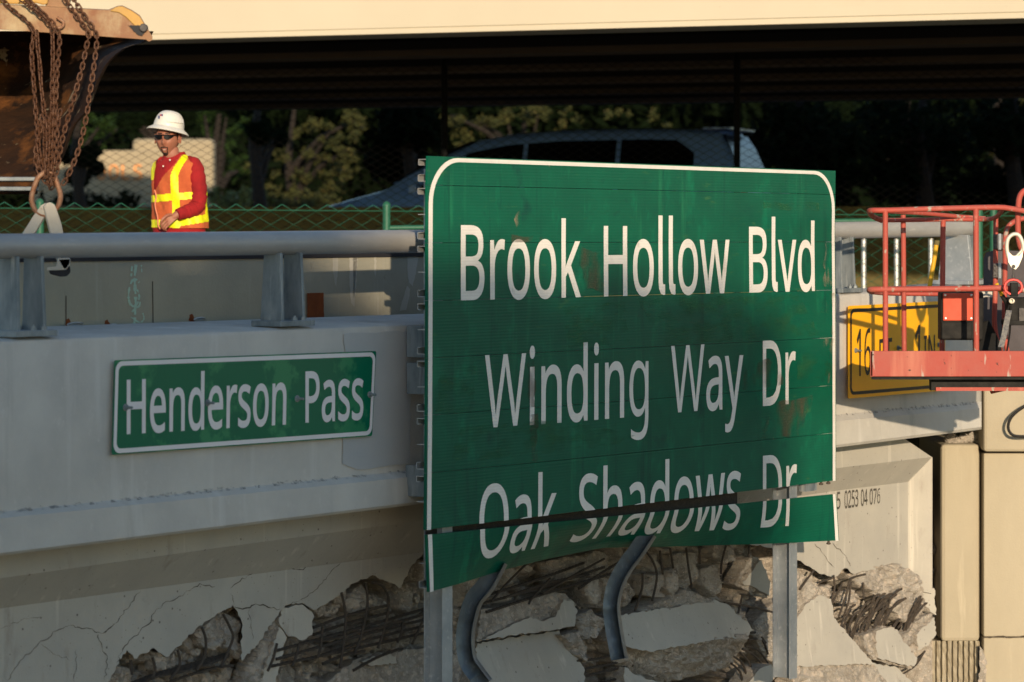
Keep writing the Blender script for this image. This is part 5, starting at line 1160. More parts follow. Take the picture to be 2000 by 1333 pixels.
# the trees behind the camera whose shade lies over the lower left of the scene
rnd = random.Random(5); bl = []
L_ = -to_sun
def at_plane(px, py, o=0.0, y=-19.5):
    p = BW(px, py, o); t = (p.y - y) / L_.y; return p - L_ * t
for x in range(-150, 1470, 50):
    top = 575 + 14 * math.sin(x * .021) + (25 + (x - 700) * .10 if x > 700 else -110)
    yy = top + 44
    while yy < 1420:
        if noise.noise((x * .0075, yy * .0085, 4.2)) > .30: yy += 62; continue
        p = at_plane(x + rnd.uniform(-18, 18), yy + rnd.uniform(-10, 10), .2 if x > 800 else 0)
        bl.append((p.x, p.y + rnd.uniform(-1.2, 1.2), p.z, rnd.uniform(.30, .40))); yy += 62
xs_ = [q[0] for q in bl]; cx_ = (min(xs_) + max(xs_)) / 2
t = thing('oak_tree', (cx_, -19.5, 0), 'spreading oak on the near side of the road, outside the view, shading the bridge', 'tree')
b = MB(); b.tube([(cx_, -19.5, -.2), (cx_ + .2, -19.6, 2), (cx_ - .1, -19.4, 4.5), (cx_ + .3, -19.5, 8)], [.45, .36, .25, .1], 10)
for k in range(0, len(bl), 12): b.tube([(cx_, -19.5, 3 + (k % 5) * .5), ((cx_ + bl[k][0]) / 2, -19.5, (4.5 + bl[k][2]) / 2), bl[k][:3]], [.12, .08, .02], 5)
obj('trunk', b, 'bark', t)
b = MB(); foliage(b, bl, 75000, .085, rnd, 1.0); obj('crown', b, 'leaf_green', t, fix=False)

# ------------------------------------------------------------------ lift basket at the right
MAT.update(
    liftred=mat('faded_red_lift_paint', (0.42, 0.066, 0.045), 0.65, vary=(0.37, 0.08, 0.058), vscale=7, layers=(((0.50, 0.17, 0.125), 9, .6, .75, V1), ((0.36, 0.30, 0.24), 22, .60, .65, (1, 1, .5)), ((0.07, 0.035, 0.025), 48, .71, .74, V1)), bump=.06, bscale=60),
    liftboard=mat('scraped_red_toe_board', (0.38, 0.062, 0.045), 0.72, vary=(0.36, 0.09, 0.068), vscale=5, layers=(((0.50, 0.18, 0.12), 5, .56, .74, VZ), ((0.42, 0.36, 0.31), 15, .61, .66, (1, 1, .14)), ((0.16, 0.13, 0.12), 16, .66, .70, (1, 1, .3)), ((0.06, 0.03, 0.025), 28, .66, .69, V1)), bump=.06, bscale=50),
    redpanel=mat('orange_red_cover', (0.60, 0.07, 0.03), 0.65, vary=(0.58, 0.09, 0.045), vscale=14, layers=(((0.50, 0.05, 0.03), 30, .68, .74, VZ),)),
    blackbox=mat('black_plastic_box', (0.010, 0.010, 0.010), 0.7, spec=.15, vary=(0.03, 0.028, 0.026), vscale=16, layers=(((0.10, 0.10, 0.10), 44, .74, .76, (1, 1, .3)),)),
    blackcloth=mat('black_canvas', (0.008, 0.008, 0.008), 0.95, bump=.3, bscale=30),
    greypad=mat('grey_moulded_cover', (0.085, 0.075, 0.082), 0.75, vary=(0.06, 0.053, 0.058), vscale=8, bump=.1, bscale=60),
    hinge=mat('worn_black_hinge', (0.05, 0.045, 0.045), 0.65, 0.2, vary=(0.11, 0.10, 0.095), vscale=40),
    hookwhite=mat('pale_cast_alloy', (0.70, 0.64, 0.52), 0.4, 0.15, vary=(0.58, 0.54, 0.46), vscale=20),
    redring=mat('red_anodised_ring', (0.55, 0.02, 0.02), 0.35, 0.2),
    webbing=mat('grey_webbing', (0.05, 0.055, 0.075), 0.6, vary=(0.20, 0.19, 0.17), vscale=60, stretch=(1, 1, 1)),
    rustlip=mat('rusty_bucket_lip', (0.21, 0.085, 0.045), 0.65, 0.1, vary=(0.30, 0.18, 0.09), vscale=2.6, stretch=(1, 1, 2), layers=(((0.42, 0.335, 0.20), 3.4, .54, .70, (1, 1, .6), 'noise', 4.2), ((0.20, 0.062, 0.028), 5.5, .60, .72, (.6, 1, 1)), ((0.15, 0.09, 0.10), 8, .66, .78, V1), ((0.06, 0.035, 0.025), 42, .70, .74, V1)), bump=.14, bscale=50),
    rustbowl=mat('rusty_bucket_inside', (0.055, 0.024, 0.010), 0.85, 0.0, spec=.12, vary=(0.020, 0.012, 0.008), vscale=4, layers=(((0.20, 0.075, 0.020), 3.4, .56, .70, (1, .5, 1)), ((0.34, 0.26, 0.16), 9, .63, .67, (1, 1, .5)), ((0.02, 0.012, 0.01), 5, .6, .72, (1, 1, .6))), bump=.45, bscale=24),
    catyellow=mat('worn_yellow_paint', (0.52, 0.29, 0.055), 0.55, vary=(0.42, 0.24, 0.06), vscale=9, layers=(((0.20, 0.10, 0.04), 20, .62, .72, V1),), bump=.1, bscale=60),
    chain=mat('rusty_chain_steel', (0.115, 0.048, 0.021), 0.55, 0.3, vary=(0.06, 0.026, 0.015), vscale=40, layers=(((0.22, 0.105, 0.045), 70, .6, .72, V1),), bump=.2, bscale=150),
    ring=mat('rusty_ring_steel', (0.235, 0.095, 0.042), 0.6, 0.25, vary=(0.33, 0.20, 0.13), vscale=30, layers=(((0.12, 0.05, 0.025), 60, .6, .72, V1),), bump=.25, bscale=110),
    whitesteel=mat('chipped_white_painted_steel', (0.55, 0.50, 0.42), 0.6, vary=(0.47, 0.42, 0.34), vscale=14, layers=(((0.24, 0.10, 0.04), 34, .64, .70, V1), ((0.38, 0.24, 0.13), 12, .66, .76, V1)), bump=.1, bscale=80),
)
DN, DF = 19.3, 20.05
lf = thing('lift_basket', W(1850, 440, 19.7) - UP * 1.1, 'faded red steel lift basket with a black control box before the pier', 'lift basket')
def rail(name, pts, r, m='liftred', n=10, parent=None, smooth=True, k=5):
    P = sm(pts, k) if len(pts) > 2 else pts
    b = MB(); b.tube([W(*p) for p in P], r, n); return obj(name, b, m, parent or lf, smooth=smooth)
RR = .0175
rail('top_rail', [(1722, 431, DN + .35), (1706, 424, DN + .25), (1698, 414, DN + .12), (1704, 411.5, DN + .02), (1740, 411, DN), (1850, 407.5, DN), (1945, 405.5, DN), (1975, 408, DN), (2010, 414, DN + .02), (2060, 418, DN + .05)], RR)
rail('guard_rail', [(1700, 418, DN + .22), (1708, 424, DN + .4), (1728, 430, DN + .6), (1780, 430, DF), (1850, 429, DF), (1920, 429, DF - .05), (1944, 425, DF - .25), (1955, 414, DF - .5), (1957, 408, DN + .02)], .0145)
rail('side_rail', [(1716, 412, DN + .1), (1800, 417, DN + .5), (1880, 424, DF), (1925, 427, DF)], .014)
rail('mid_rail', [(1700, 569, DN + .25), (1698, 567, DN + .1), (1706, 566, DN + .01), (1760, 565.5, DN), (1906, 564, DN), (1955, 563, DN), (1990, 566, DN), (2060, 570, DN)], .019)
rail('rear_mid_rail', [(1702, 571, DN + .3), (1740, 574, DF), (1840, 575, DF)], .014)
for x0, y0, x1, y1, d, r in ((1729, 411, 1729.5, 690, DN, RR), (1906, 407, 1907, 690, DN, .018), (1764, 420, 1766, 690, DF, .017), (1842, 430, 1840, 690, DF, .0175)):
    rail('upright', [(x0, y0, d), (x1, y1, d)], r)
rail('upright', [(1945, 424, DF - .1), (1944, 560, DF - .1), (1943, 640, DF - .1), (1956, 690, DF - .1)], .0165)
rail('gate_loop', [(2020, 376, DN + .1), (2004, 372, DN + .1), (1993, 382, DN + .1), (1989, 402, DN + .1), (1988, 440, DN + .1), (1990, 470, DN + .1), (1998, 490, DN + .1), (2020, 500, DN + .1)], .0185)
rail('gate_loop', [(2030, 424, DF - .15), (1995, 428, DF - .15), (1972, 440, DF - .15), (1964, 462, DF - .15), (1963, 520, DF - .15), (1962, 640, DF - .15), (1968, 690, DF - .15)], .0165)
# toe board with rolled lower edge
def wbox(name, x0, x1, y0, y1, d, dep, m, parent=None, bev=.0):
    a, c = W(x0, y0, d), W(x1, y1, d); b = MB(); b.box(((a.x + c.x) / 2, d + dep / 2, (a.z + c.z) / 2), (abs(c.x - a.x), dep, abs(a.z - c.z))); return obj(name, b, m, parent or lf, bevel=bev)
wbox('toe_board', 1700, 2060, 686, 736, DN - .03, .03, 'liftboard', bev=.004)
wbox('toe_board', 1703, 2060, 690, 738, DF + .03, .03, 'liftboard')
b = MB(); b.hexa([W(1700, 736, DN - .03), W(1704, 736, DN - .03), W(1707, 737, DF + .05), W(1703, 737, DF + .05), W(1700, 686, DN - .03), W(1704, 686, DN - .03), W(1707, 688, DF + .05), W(1703, 688, DF + .05)]); obj('toe_board', b, 'liftboard', lf)
b = MB(); P = [W(1702, 738, DN), W(2060, 738, DN), W(2060, 730, DF + .05), W(1704, 730, DF + .05)]; b.hexa([Vector((p.x, p.y, P[0].z - .012)) for p in P] + [Vector((p.x, p.y, P[0].z + .01)) for p in P]); obj('floor', b, 'blackbox', lf)
wbox('floor_beam', 1819, 2060, 741, 763, DN + .12, .10, 'blackbox'); wbox('floor_beam', 1828, 2060, 757, 764, DN + .10, .03, 'liftred')
rail('support_arm', [(1935, 764, DN + .35), (1975, 756, DN + .3), (2060, 748, DN + .25)], .02)
# control box with its cover
wbox('control_box', 1838, 1921, 571, 665, DN + .28, .16, 'blackbox', bev=.012)
cv = wbox('box_cover', 1842, 1900.5, 573, 627, DN + .263, .016, 'redpanel', bev=.006)
for x, y in ((1846, 577), (1897, 577), (1847, 622), (1897, 622)):
    b = MB(); b.lathe(W(x, y, DN + .264), [(.0085, -.004), (.0085, .003), (.005, .006)], 8, Vector((0, -1, 0))); obj('bolt', b, 'alu', cv)
wbox('box_lid', 1839, 1899, 629, 663, DN + .266, .02, 'blackbox', bev=.008)
# soft things and fittings at the right
b = MB(); pl = [(1900, 692), (1899, 640), (1922, 628), (1931, 626), (1942, 645), (1955, 672), (1958, 692)]; b.prism(pl, lambda p: W(p[0], p[1], DN + .32 + .02 * math.sin(p[0])), lambda p: W(p[0], p[1], DN + .5)); tag(obj('canvas_bag', b, 'blackcloth', bevel=.03), 'black canvas bag on the basket floor beside the control box', 'bag')
b = MB(); pl = [(1920, 762), (1921, 505), (1926, 494), (1938, 490), (1975, 490), (2040, 492), (2040, 762)]
b.prism(pl, lambda p: W(p[0], p[1], DF + .12), lambda p: W(p[0], p[1], DF + .5)); obj('moulded_cover', b, 'greypad', lf, bevel=.03)
wbox('bracket_plate', 1918, 1938, 570, 581, DN + .5, .1, 'whitesteel')
for y0, y1 in ((458, 487), (515, 543)):
    h_ = wbox('hinge', 1940, 1966, y0, y1, DF - .15, .012, 'hinge', bev=.004)
    b = MB(); b.tube([W(1952.5, y0 - 1, DF - .155), W(1952.5, y1 + 1, DF - .155)], .011, 8); obj('hinge_pin', b, 'galv', h_, smooth=True)
    for x in (1944, 1961):
        for y in (y0 + 5, (y0 + y1) / 2, y1 - 5):
            b = MB(); b.lathe(W(x, y, DF - .15), [(.007, -.002), (.006, .006), (.001, .008)], 8, Vector((0, -1, 0))); obj('rivet', b, 'hinge', h_)
# lanyard: snap hook, swivel, red ring, strap
ly = thing('lanyard', W(1982, 527, DN - .07), 'pale alloy snap hook with red ring and dark webbing hanging on the basket rail', 'lanyard')
DH = DN - .07
rail('snap_hook', [(1975, 512, DH), (1969, 500, DH), (1966.5, 482, DH), (1969, 467, DH), (1977, 459, DH), (1986, 458, DH), (1993, 464, DH), (1998, 478, DH), (1999, 490, DH)], .0125, 'hookwhite', parent=ly)
rail('hook_gate', [(1997, 474, DH), (1996, 488, DH), (1986, 500, DH), (1979, 508, DH)], .008, 'hookwhite', parent=ly)
b = MB(); pl = [(1967, 490), (1972, 494), (1978, 500), (1990, 500), (1999, 489), (1997, 503), (1990, 520), (1984, 527), (1976, 524), (1969, 512)]; b.prism(pl, lambda p: W(p[0], p[1], DH - .012), lambda p: W(p[0], p[1], DH + .012)); obj('hook_body', b, 'hookwhite', ly, bevel=.004)
b = MB(); b.lathe(W(1979.5, 521, DH - .013), [(.012, 0), (.012, .004), (.007, .005)], 10, Vector((0, -1, 0))); obj('swivel_eye', b, 'hinge', ly)
b = MB(); b.tube([W(1979.5, 524, DH), W(1979, 548, DH)], [.006, .0055], 8); b.lathe(W(1979, 540, DH), [(.004, -.012), (.010, -.010), (.010, .006), (.004, .012)], 10); obj('swivel', b, 'hinge', ly, smooth=True)
b = MB(); C0 = W(1979, 561, DH); b.tube([C0 + Vector((math.cos(k * .524) * .055, 0, math.sin(k * .524) * .047)) for k in range(12)], .008, 6, closed=True); obj('ring', b, 'redring', ly, smooth=True)
wbox('buckle', 1974, 1989, 553, 580, DH - .01, .05, 'blackbox', ly, .006)
b = MB(); P = [(1971, 606), (1966, 630), (1961, 655), (1955, 678)]
b.loft([[W(x - 5.5, y, DH + .03), W(x + 5.5, y + 1, DH + .03), W(x + 5.5, y + 1, DH + .036), W(x - 5.5, y, DH + .036)] for x, y in sm(P, 6)]); obj('strap', b, 'webbing', ly)
# joystick console
cn = bpy.data.objects.new('control_console', None); COL.objects.link(cn); cn.parent = lf; ROOTLOC[cn.name] = ROOTLOC[lf.name]
wbox('console_body', 1972, 2040, 582, 634, DN + .02, .2, 'blackbox', cn, .012); wbox('console_base', 1966, 2040, 626, 636, DN + .0, .22, 'blackbox', cn, .004); wbox('switch_guard', 1990, 2040, 602, 630, DN + .0, .03, 'hinge', cn, .004)
b = MB(); b.lathe(W(1977, 589, DN + .02), [(.018, -.01), (.017, .04), (.011, .042), (.010, .02)], 12, Vector((-.25, -1, .1))); obj('knob', b, 'hookwhite', cn, smooth=True)
b = MB(); b.tube([W(1946, 554, DN + .04), W(1950, 563, DN + .04), W(1957, 577, DN + .04)], [.013, .010, .012], 8); obj('grip', b, 'handle', cn, smooth=True)
b = MB(); b.tube([W(1957, 577, DN + .04), W(1966, 592, DN + .06)], .015, 8); obj('lever', b, 'blackbox', cn, smooth=True)
rail('cable', [(1971, 596, DN), (1968, 612, DN), (1973, 640, DN + .05), (1966, 690, DN + .1)], .006, 'blackcloth', parent=cn)

# ------------------------------------------------------------------ loader bucket at the upper left
DL = 15.45
bk_ = thing('excavator_bucket', W(60, 440, 15.9) + UP * 0.1, 'rusty excavator bucket hung over the barrier with chains looped on its lip', 'bucket')
b = MB()
lip = [(-110, 4), (0, 9), (90, 13), (150, 17), (212, 20), (222, 16), (229, 13), (239, 12), (256, 20), (273, 31), (288, 56), (298, 73), (297, 79), (291, 82), (285, 78), (160, 69), (0, 58), (-110, 50)]
b.prism(lip, lambda p: W(p[0], p[1], DL - .02), lambda p: W(p[0], p[1] - 1, DL + .05)); obj('lip_plate', b, 'rustlip', bk_, bevel=.004)
b = MB(); b.prism([(215, 22), (224, 15), (232, 12.5), (240, 13), (258, 22), (273, 33), (286, 55), (276, 60), (262, 50), (246, 34), (232, 25)], lambda p: W(p[0], p[1], DL - .03), lambda p: W(p[0], p[1], DL)); obj('corner_wear_plate', b, 'catyellow', bk_, bevel=.004)
c = W(281, 55, DL - .03); b = MB(); b.lathe(c, [(.021, -.01), (.021, .018), (.017, .022), (.006, .022)], 14, Vector((0, -1, 0))); bo = obj('bolt', b, 'hinge', bk_, smooth=True)
b = MB(); b.prism(jag([(250, 50), (272, 50), (284, 60), (278, 71), (266, 66)], 1, 3, seed=2), lambda p: W(p[0], p[1], DL - .0315), lambda p: W(p[0], p[1], DL - .025)); obj('grease_stain', b, 'rubber', bk_)
b = MB(); b.prism([(-60, 6), (-40, -30), (85, -30), (95, -6), (93, 8), (84, 10), (70, 6), (60, 9)], lambda p: W(p[0], p[1], DL + .0), lambda p: W(p[0], p[1], DL + .2)); obj('hinge_boss', b, 'catyellow', bk_, bevel=.01)
b = MB(); b.prism([(88, 14), (98, -30), (140, -30), (138, 6), (128, 17)], lambda p: W(p[0], p[1], DL + .02), lambda p: W(p[0], p[1], DL + .16)); obj('hinge_boss', b, 'rustlip', bk_, bevel=.01)
# chain hook welded on the lip
rail('chain_hook', [(101, 41, DL - .04), (106, 51, DL - .05), (114, 55, DL - .05), (122, 52, DL - .05), (124, 44, DL - .05), (118, 39, DL - .05), (111, 35, DL - .05)], .0085, 'ring', parent=bk_)
# bowl: thick rusty shell open to the front
cont = lin([(66, 292), (82, 284), (88, 262), (94, 243), (100, 234), (110, 221), (128, 205), (144, 197), (158, 189), (190, 178), (221, 165), (240, 146), (260, 135), (290, 125), (310, 117), (325, 104), (338, 86), (346, 72), (376, 66)])
prof = lin([(60, .8), (68, 1.5), (100, 1.75), (150, 1.7), (200, 1.4), (250, 1.0), (300, .58), (345, .20), (376, .05)])
b = MB(); NY, NX = 56, 40; X0 = -420
fr, ou = [], []
for j in range(NY + 1):
    y = 62 + (376 - 62) * j / NY; xe = cont(y)
    for i in range(NX + 1):
        t = i / NX; u = 1 - (1 - t) ** 1.0
        x = X0 + (xe - X0) * u
        s = abs((x - (X0 + xe) / 2) / ((xe - X0) / 2)); dep = prof(y) * max(0.0, 1 - s ** 5)
        q = W(x, y, DL + .02 + dep); q += Vector((0, .03 * noise.fractal(q * 5, 1, 2, 3), 0)) * min(1, dep * 4)
        fr.append(q); ou.append(q + Vector((.012 if t > .9 else 0, .035, -.01 if j > NY - 3 else .004)))
n = len(fr); q4 = []
for j in range(NY):
    for i in range(NX):
        a = j * (NX + 1) + i; q4 += [(a, a + NX + 1, a + NX + 2, a + 1), (n + a, n + a + 1, n + a + NX + 2, n + a + NX + 1)]
for j in range(NY): a = j * (NX + 1) + NX; q4.append((a, a + NX + 1, n + a + NX + 1, n + a))
for i in range(NX): a = NY * (NX + 1) + i; q4.append((a, n + a, n + a + 1, a + 1))
b.add(fr + ou, q4); obj('bowl', b, 'rustbowl', bk_, smooth=True, fix=False)
for y0, y1, m, d in ((346, 354, 'galv_old', -.02), (354, 365, 'rustbowl', .01), (365, 373, 'galv_old', -.015)):
    wbox('cutting_edge', -200, 72, y0, y1, DL + d, .06, m, bk_, .004)

# ------------------------------------------------------------------ chains, ring and lifting clamp
lk = MB()
r_, hl, hw_ = .0042, .0135, .0095
P = []
for k in range(7): a = math.pi * k / 6; P.append(Vector((math.cos(a) * hw_, 0, hl - hw_ + .006 + math.sin(a) * hw_)))
for k in range(7): a = math.pi + math.pi * k / 6; P.append(Vector((math.cos(a) * hw_, 0, -hl + hw_ - .006 + math.sin(a) * hw_)))
lk.tube(P, r_, 6, closed=True)
lme = None
def chain(pts, label, dz=DL - .055, seed=0, r=None):
    global lme
    rn = random.Random(seed); P = sm([(x, y, dz + (.02 * math.sin(i)) * 0) for i, (x, y) in enumerate(pts)], 8)
    C = [W(*p) for p in P]; acc = [0]
    for a, c in zip(C, C[1:]): acc.append(acc[-1] + (c - a).length)
    root = thing('chain', C[0], label, 'chain', 'rusty sling chains hanging from the bucket lip')
    pitch = .0272; s = pitch / 2; k = 0; j = 0
    while s < acc[-1]:
        while acc[j + 1] < s: j += 1
        t = (s - acc[j]) / max(acc[j + 1] - acc[j], 1e-6); p = C[j].lerp(C[j + 1], t); d = (C[min(j + 2, len(C) - 1)] - C[max(j - 1, 0)]).normalized()
        ang = R(20 + seed * 13) + (R(90) if k % 2 else 0) + rn.uniform(-.25, .25)
        q = d.to_track_quat('Z', 'Y').to_matrix().to_4x4() @ Matrix.Rotation(ang, 4, 'Z')
        if lme is None:
            o = obj('link', MB().add(lk.v, lk.f), 'chain', None, smooth=True); lme = o.data; o.parent = root
        else:
            o = bpy.data.objects.new('link', lme); COL.objects.link(o); o.parent = root
        sc = Matrix.Scale(rn.uniform(.97, 1.05), 4)
        o.matrix_local = Matrix.Translation(p - C[0]) @ q @ sc
        s += pitch; k += 1
    return root
chain([(2, -4), (18, 14), (35, 28), (50, 40), (60, 52), (66, 64), (64, 80), (62, 95), (63, 125), (66, 165), (69, 205), (72, 250), (76, 295), (80, 322), (90, 348), (98, 358)], 'leftmost rusty chain over the bucket lip, hooked below the lip', seed=0)
chain([(72, 62), (74, 95), (78, 130), (80, 165), (84, 200), (88, 240), (88, 280), (90, 320), (96, 356)], 'short rusty chain hooked under the lip beside the leftmost chain', seed=1, dz=DL - .07)
chain([(40, -2), (60, 14), (80, 30), (94, 44), (101, 56), (103, 90), (103, 130), (102, 170), (102, 215), (100, 260), (99, 300), (99, 352)], 'rusty chain hanging straight in the middle, in front of its twin', seed=2, dz=DL - .085)
chain([(52, -4), (75, 18), (92, 34), (108, 52), (116, 72), (114, 110), (111, 150), (109, 190), (107, 230), (105, 280), (104, 330), (102, 356)], 'rusty chain hanging straight beside the small hook on the lip', seed=3)
chain([(124, -8), (140, 18), (155, 40), (167, 55), (173, 70), (168, 95), (161, 130), (153, 160), (145, 190), (136, 220), (126, 255), (118, 290), (112, 330), (104, 356)], 'slanting rusty chain, second from the right', seed=4)
chain([(140, -8), (156, 18), (172, 42), (184, 58), (189, 74), (188, 95), (184, 125), (180, 155), (175, 185), (170, 220), (161, 265), (151, 300), (140, 328), (128, 352), (120, 362)], 'rightmost rusty chain that hangs clear of the others and ends loose', seed=5)
chain([(86, 205), (80, 245), (72, 285), (70, 315), (82, 345), (100, 366), (106, 350)], 'slack rusty chain loop at the ring, behind the bunch', seed=6, dz=DL - .03)
chain([(118, 215), (112, 255), (110, 300), (106, 335), (100, 362)], 'short rusty chain tail in the middle of the bunch', seed=7, dz=DL - .1)
chain([(92, 230), (94, 275), (92, 315), (90, 345)], 'short rusty chain tail left in the bunch above the ring', seed=8, dz=DL - .105)
DR_ = DL - .07
b = MB(); b.tube([W(x, y, DR_) for x, y in sm([(104, 340), (112, 360), (118, 382), (114, 402), (101, 416), (86, 422), (71, 414), (63, 398), (62, 384), (68, 362), (76, 346), (90, 337), (104, 340)], 5)[:-1]], .0135, 10, closed=True)
tag(obj('lifting_ring', b, 'ring', smooth=True), 'large rusty pear shaped ring gathering the chains above the pipe rail', 'lifting ring')
cl = thing('lifting_clamp', W(90, 440, DR_), 'chipped white steel lifting clamp hanging from the rusty ring', 'lifting clamp')
b = MB(); P = sm([(98, 404), (88, 399), (80, 404), (68, 420), (40, 458), (18, 498)], 5)
def flatbar(P, w, d0, t): return [[W(x, y, d0 + .0), W(x, y, d0 + w), W(x + t * nx_, y + t * ny_, d0 + w), W(x + t * nx_, y + t * ny_, d0)] for (x, y), (nx_, ny_) in P]
def norms(P):
    out = []
    for i, p in enumerate(P):
        q, q0 = P[min(i + 1, len(P) - 1)], P[max(i - 1, 0)]; dx, dy = q[0] - q0[0], q[1] - q0[1]; l = math.hypot(dx, dy); out.append((p, (-dy / l, dx / l)))
    return out
b.prism([(97, 402), (88, 397), (80, 401), (66, 420), (42, 458), (25, 496), (48, 500), (66, 458), (84, 428), (93, 418)], lambda p: W(p[0], p[1], DR_ - .012), lambda p: W(p[0] + 3, p[1] + 1, DR_ + .012)); obj('clamp_plate', b, 'whitesteel', cl, bevel=.004)
b = MB(); b.prism([(86, 404), (91, 397), (99, 395), (107, 400), (112, 412), (121, 440), (133, 500), (138, 506), (137, 516), (130, 526), (124, 527), (112, 505), (103, 470), (95, 440)], lambda p: W(p[0], p[1], DR_ - .03), lambda p: W(p[0] - 3, p[1] + 1, DR_ - .008)); obj('clamp_plate', b, 'whitesteel', cl, bevel=.004)
b = MB(); b.prism([(112, 507), (138, 506), (137, 517), (129, 528), (92, 529), (92, 523), (110, 521)], lambda p: W(p[0], p[1], DR_ - .03), lambda p: W(p[0], p[1], DR_ + .1)); obj('clamp_foot', b, 'whitesteel', cl, bevel=.004)
b = MB(); b.prism([(95, 529), (137, 520), (138, 532), (131, 540), (118, 541), (98, 536)], lambda p: W(p[0], p[1], DR_ - .02), lambda p: W(p[0], p[1], DR_ + .09)); obj('dark_block', b, 'rubber', cl, bevel=.006)  # dark block under the clamp foot

# ------------------------------------------------------------------ the worker
MAT.update(
    skin=mat('sunlit_skin', (0.36, 0.155, 0.095), 0.55, vary=(0.30, 0.105, 0.065), vscale=14, bump=.04, bscale=150),
    hair=mat('dark_brown_hair', (0.025, 0.014, 0.010), 0.7, bump=.3, bscale=200),
    teeth=mat('teeth', (0.62, 0.57, 0.48), 0.35),
    lips=mat('lips', (0.34, 0.10, 0.075), 0.5),
    shirt=mat('red_work_shirt', (0.34, 0.010, 0.012), 0.9, vary=(0.22, 0.006, 0.008), vscale=9, bump=.7, bscale=13, bstretch=(1, 1, .6)),
    vest=mat('orange_mesh_vest', (0.56, 0.125, 0.036), 0.9, vary=(0.42, 0.080, 0.024), vscale=9, stretch=(1, 1, .6), bump=.6, bscale=13),
    lime=mat('lime_reflective_tape', (0.80, 0.76, 0.004), 0.5, vary=(0.72, 0.70, 0.004), vscale=20, layers=(((0.80, 0.78, 0.45), 60, .72, .76, V1),), bump=.1, bscale=60),
    hat=mat('white_hard_hat', (0.72, 0.70, 0.64), 0.32, vary=(0.66, 0.63, 0.56), vscale=12, layers=(((0.42, 0.37, 0.28), 30, .73, .78, V1),)),
    lens=mat('black_sunglasses', (0.003, 0.003, 0.003), 0.5, spec=.12),
    boot=mat('brown_boot', (0.06, 0.035, 0.02), 0.8),
    blueink=mat('blue_emblem', (0.02, 0.03, 0.16), 0.5), redink=mat('red_emblem', (0.5, 0.04, 0.05), 0.5),
    zip=mat('pale_orange_zip', (0.70, 0.22, 0.12), 0.6),
)
DM = 23.0
def M_(px, py, dd=0.0): return W(px, py, DM + dd)
mn_ = thing('person', (M_(345, 440).x, DM, E0 - 1.06), 'person in white hard hat, sunglasses, red shirt and orange safety vest walking behind the rail', 'person')
PXM = DM / FPX
# --- body: head, neck, torso, legs and hands as one skin
body = MB()
yaw = R(9)                                    # face turned to the viewer's left
HC = M_(327, 273, -.01)
hf = Vector((-math.sin(yaw), -math.cos(yaw), -.06)).normalized(); hr = Vector((math.cos(yaw), -math.sin(yaw), 0)) * -1
hr = hf.cross(UP).normalized(); hu = hr.cross(hf).normalized()      # hr: his right
def head_pt(lat, lon):
    """lat -90..90, lon 0 = straight ahead, positive to his left (viewer's right)"""
    la, lo = R(lat), R(lon)
    x, y, z = math.cos(la) * math.sin(lo), math.cos(la) * math.cos(lo), math.sin(la)
    w, dpt, h = .086, .106, .126
    if z < -.05:                                # jaw narrows and squares off
        k = min(1.0, (-z - .05) / .95); w *= 1 - .30 * k ** 1.2; dpt *= 1 - .10 * k
    px_, py_, pz_ = x * w, y * dpt, z * h
    if y > 0:
        fx = max(0, 1 - abs(lon) / 60)
        g = lambda a, c, sa, sc: math.exp(-((lat - a) / sa) ** 2 - ((lon - c) / sc) ** 2)
        py_ += .006 * g(22, 0, 12, 55)                              # brow
        py_ -= .010 * (g(8, 22, 9, 11) + g(8, -22, 9, 11))          # eye sockets
        py_ += .028 * g(-9, 0, 9, 8.5) + .012 * g(2, 0, 9, 6)       # nose
        py_ += .006 * (g(-12, 9, 5, 5) + g(-12, -9, 5, 5))          # nostrils
        py_ += .007 * g(-33, 0, 8, 22)                              # mouth area
        py_ += .014 * g(-56, 0, 12, 26)                             # chin
        py_ += .006 * (g(-10, 34, 13, 14) + g(-10, -34, 13, 14))    # cheeks
    return HC - hr * px_ + hf * py_ + hu * pz_
NLA, NLO = 44, 64
rings = []
for i in range(NLA + 1):
    la = -88 + 176 * i / NLA; rings.append([head_pt(la, -180 + 360 * k / NLO) for k in range(NLO)])
body.loft(rings, closed=True, caps=True)
def ell(c, rx, ry, n=24, fwd=Vector((0, -1, 0))):
    r_ = Vector((-fwd.y, fwd.x, 0)); return [c + r_ * math.cos(2 * math.pi * k / n) * rx + fwd * math.sin(2 * math.pi * k / n) * ry for k in range(n)]
bf = Vector((-math.sin(R(24)), -math.cos(R(24)), 0))
TOR = [(288, 333, 15, .052), (303, 336, 15.5, .058), (309, 340, 20, .068), (314, 344, 34, .085), (320, 346, 45, .105), (335, 348, 51, .125), (360, 349, 52, .135), (385, 349, 51, .135), (410, 350, 52, .135), (440, 350, 53, .135), (462, 350, 52, .135), (480, 350, 48, .13)]
body.loft([ell(M_(cx, y), hw * PXM, dp, 24, bf) for y, cx, hw, dp in TOR[::-1]], closed=True, caps=True)
for sx, fwd in ((-20, -.10), (22, .12)):
    body.tube([M_(350 + sx, 470), M_(350 + sx * 1.05, 560, fwd * .5), M_(350 + sx, 580, fwd * .6), M_(350 + sx, 690, fwd)], [.095, .07, .068, .045], 12)
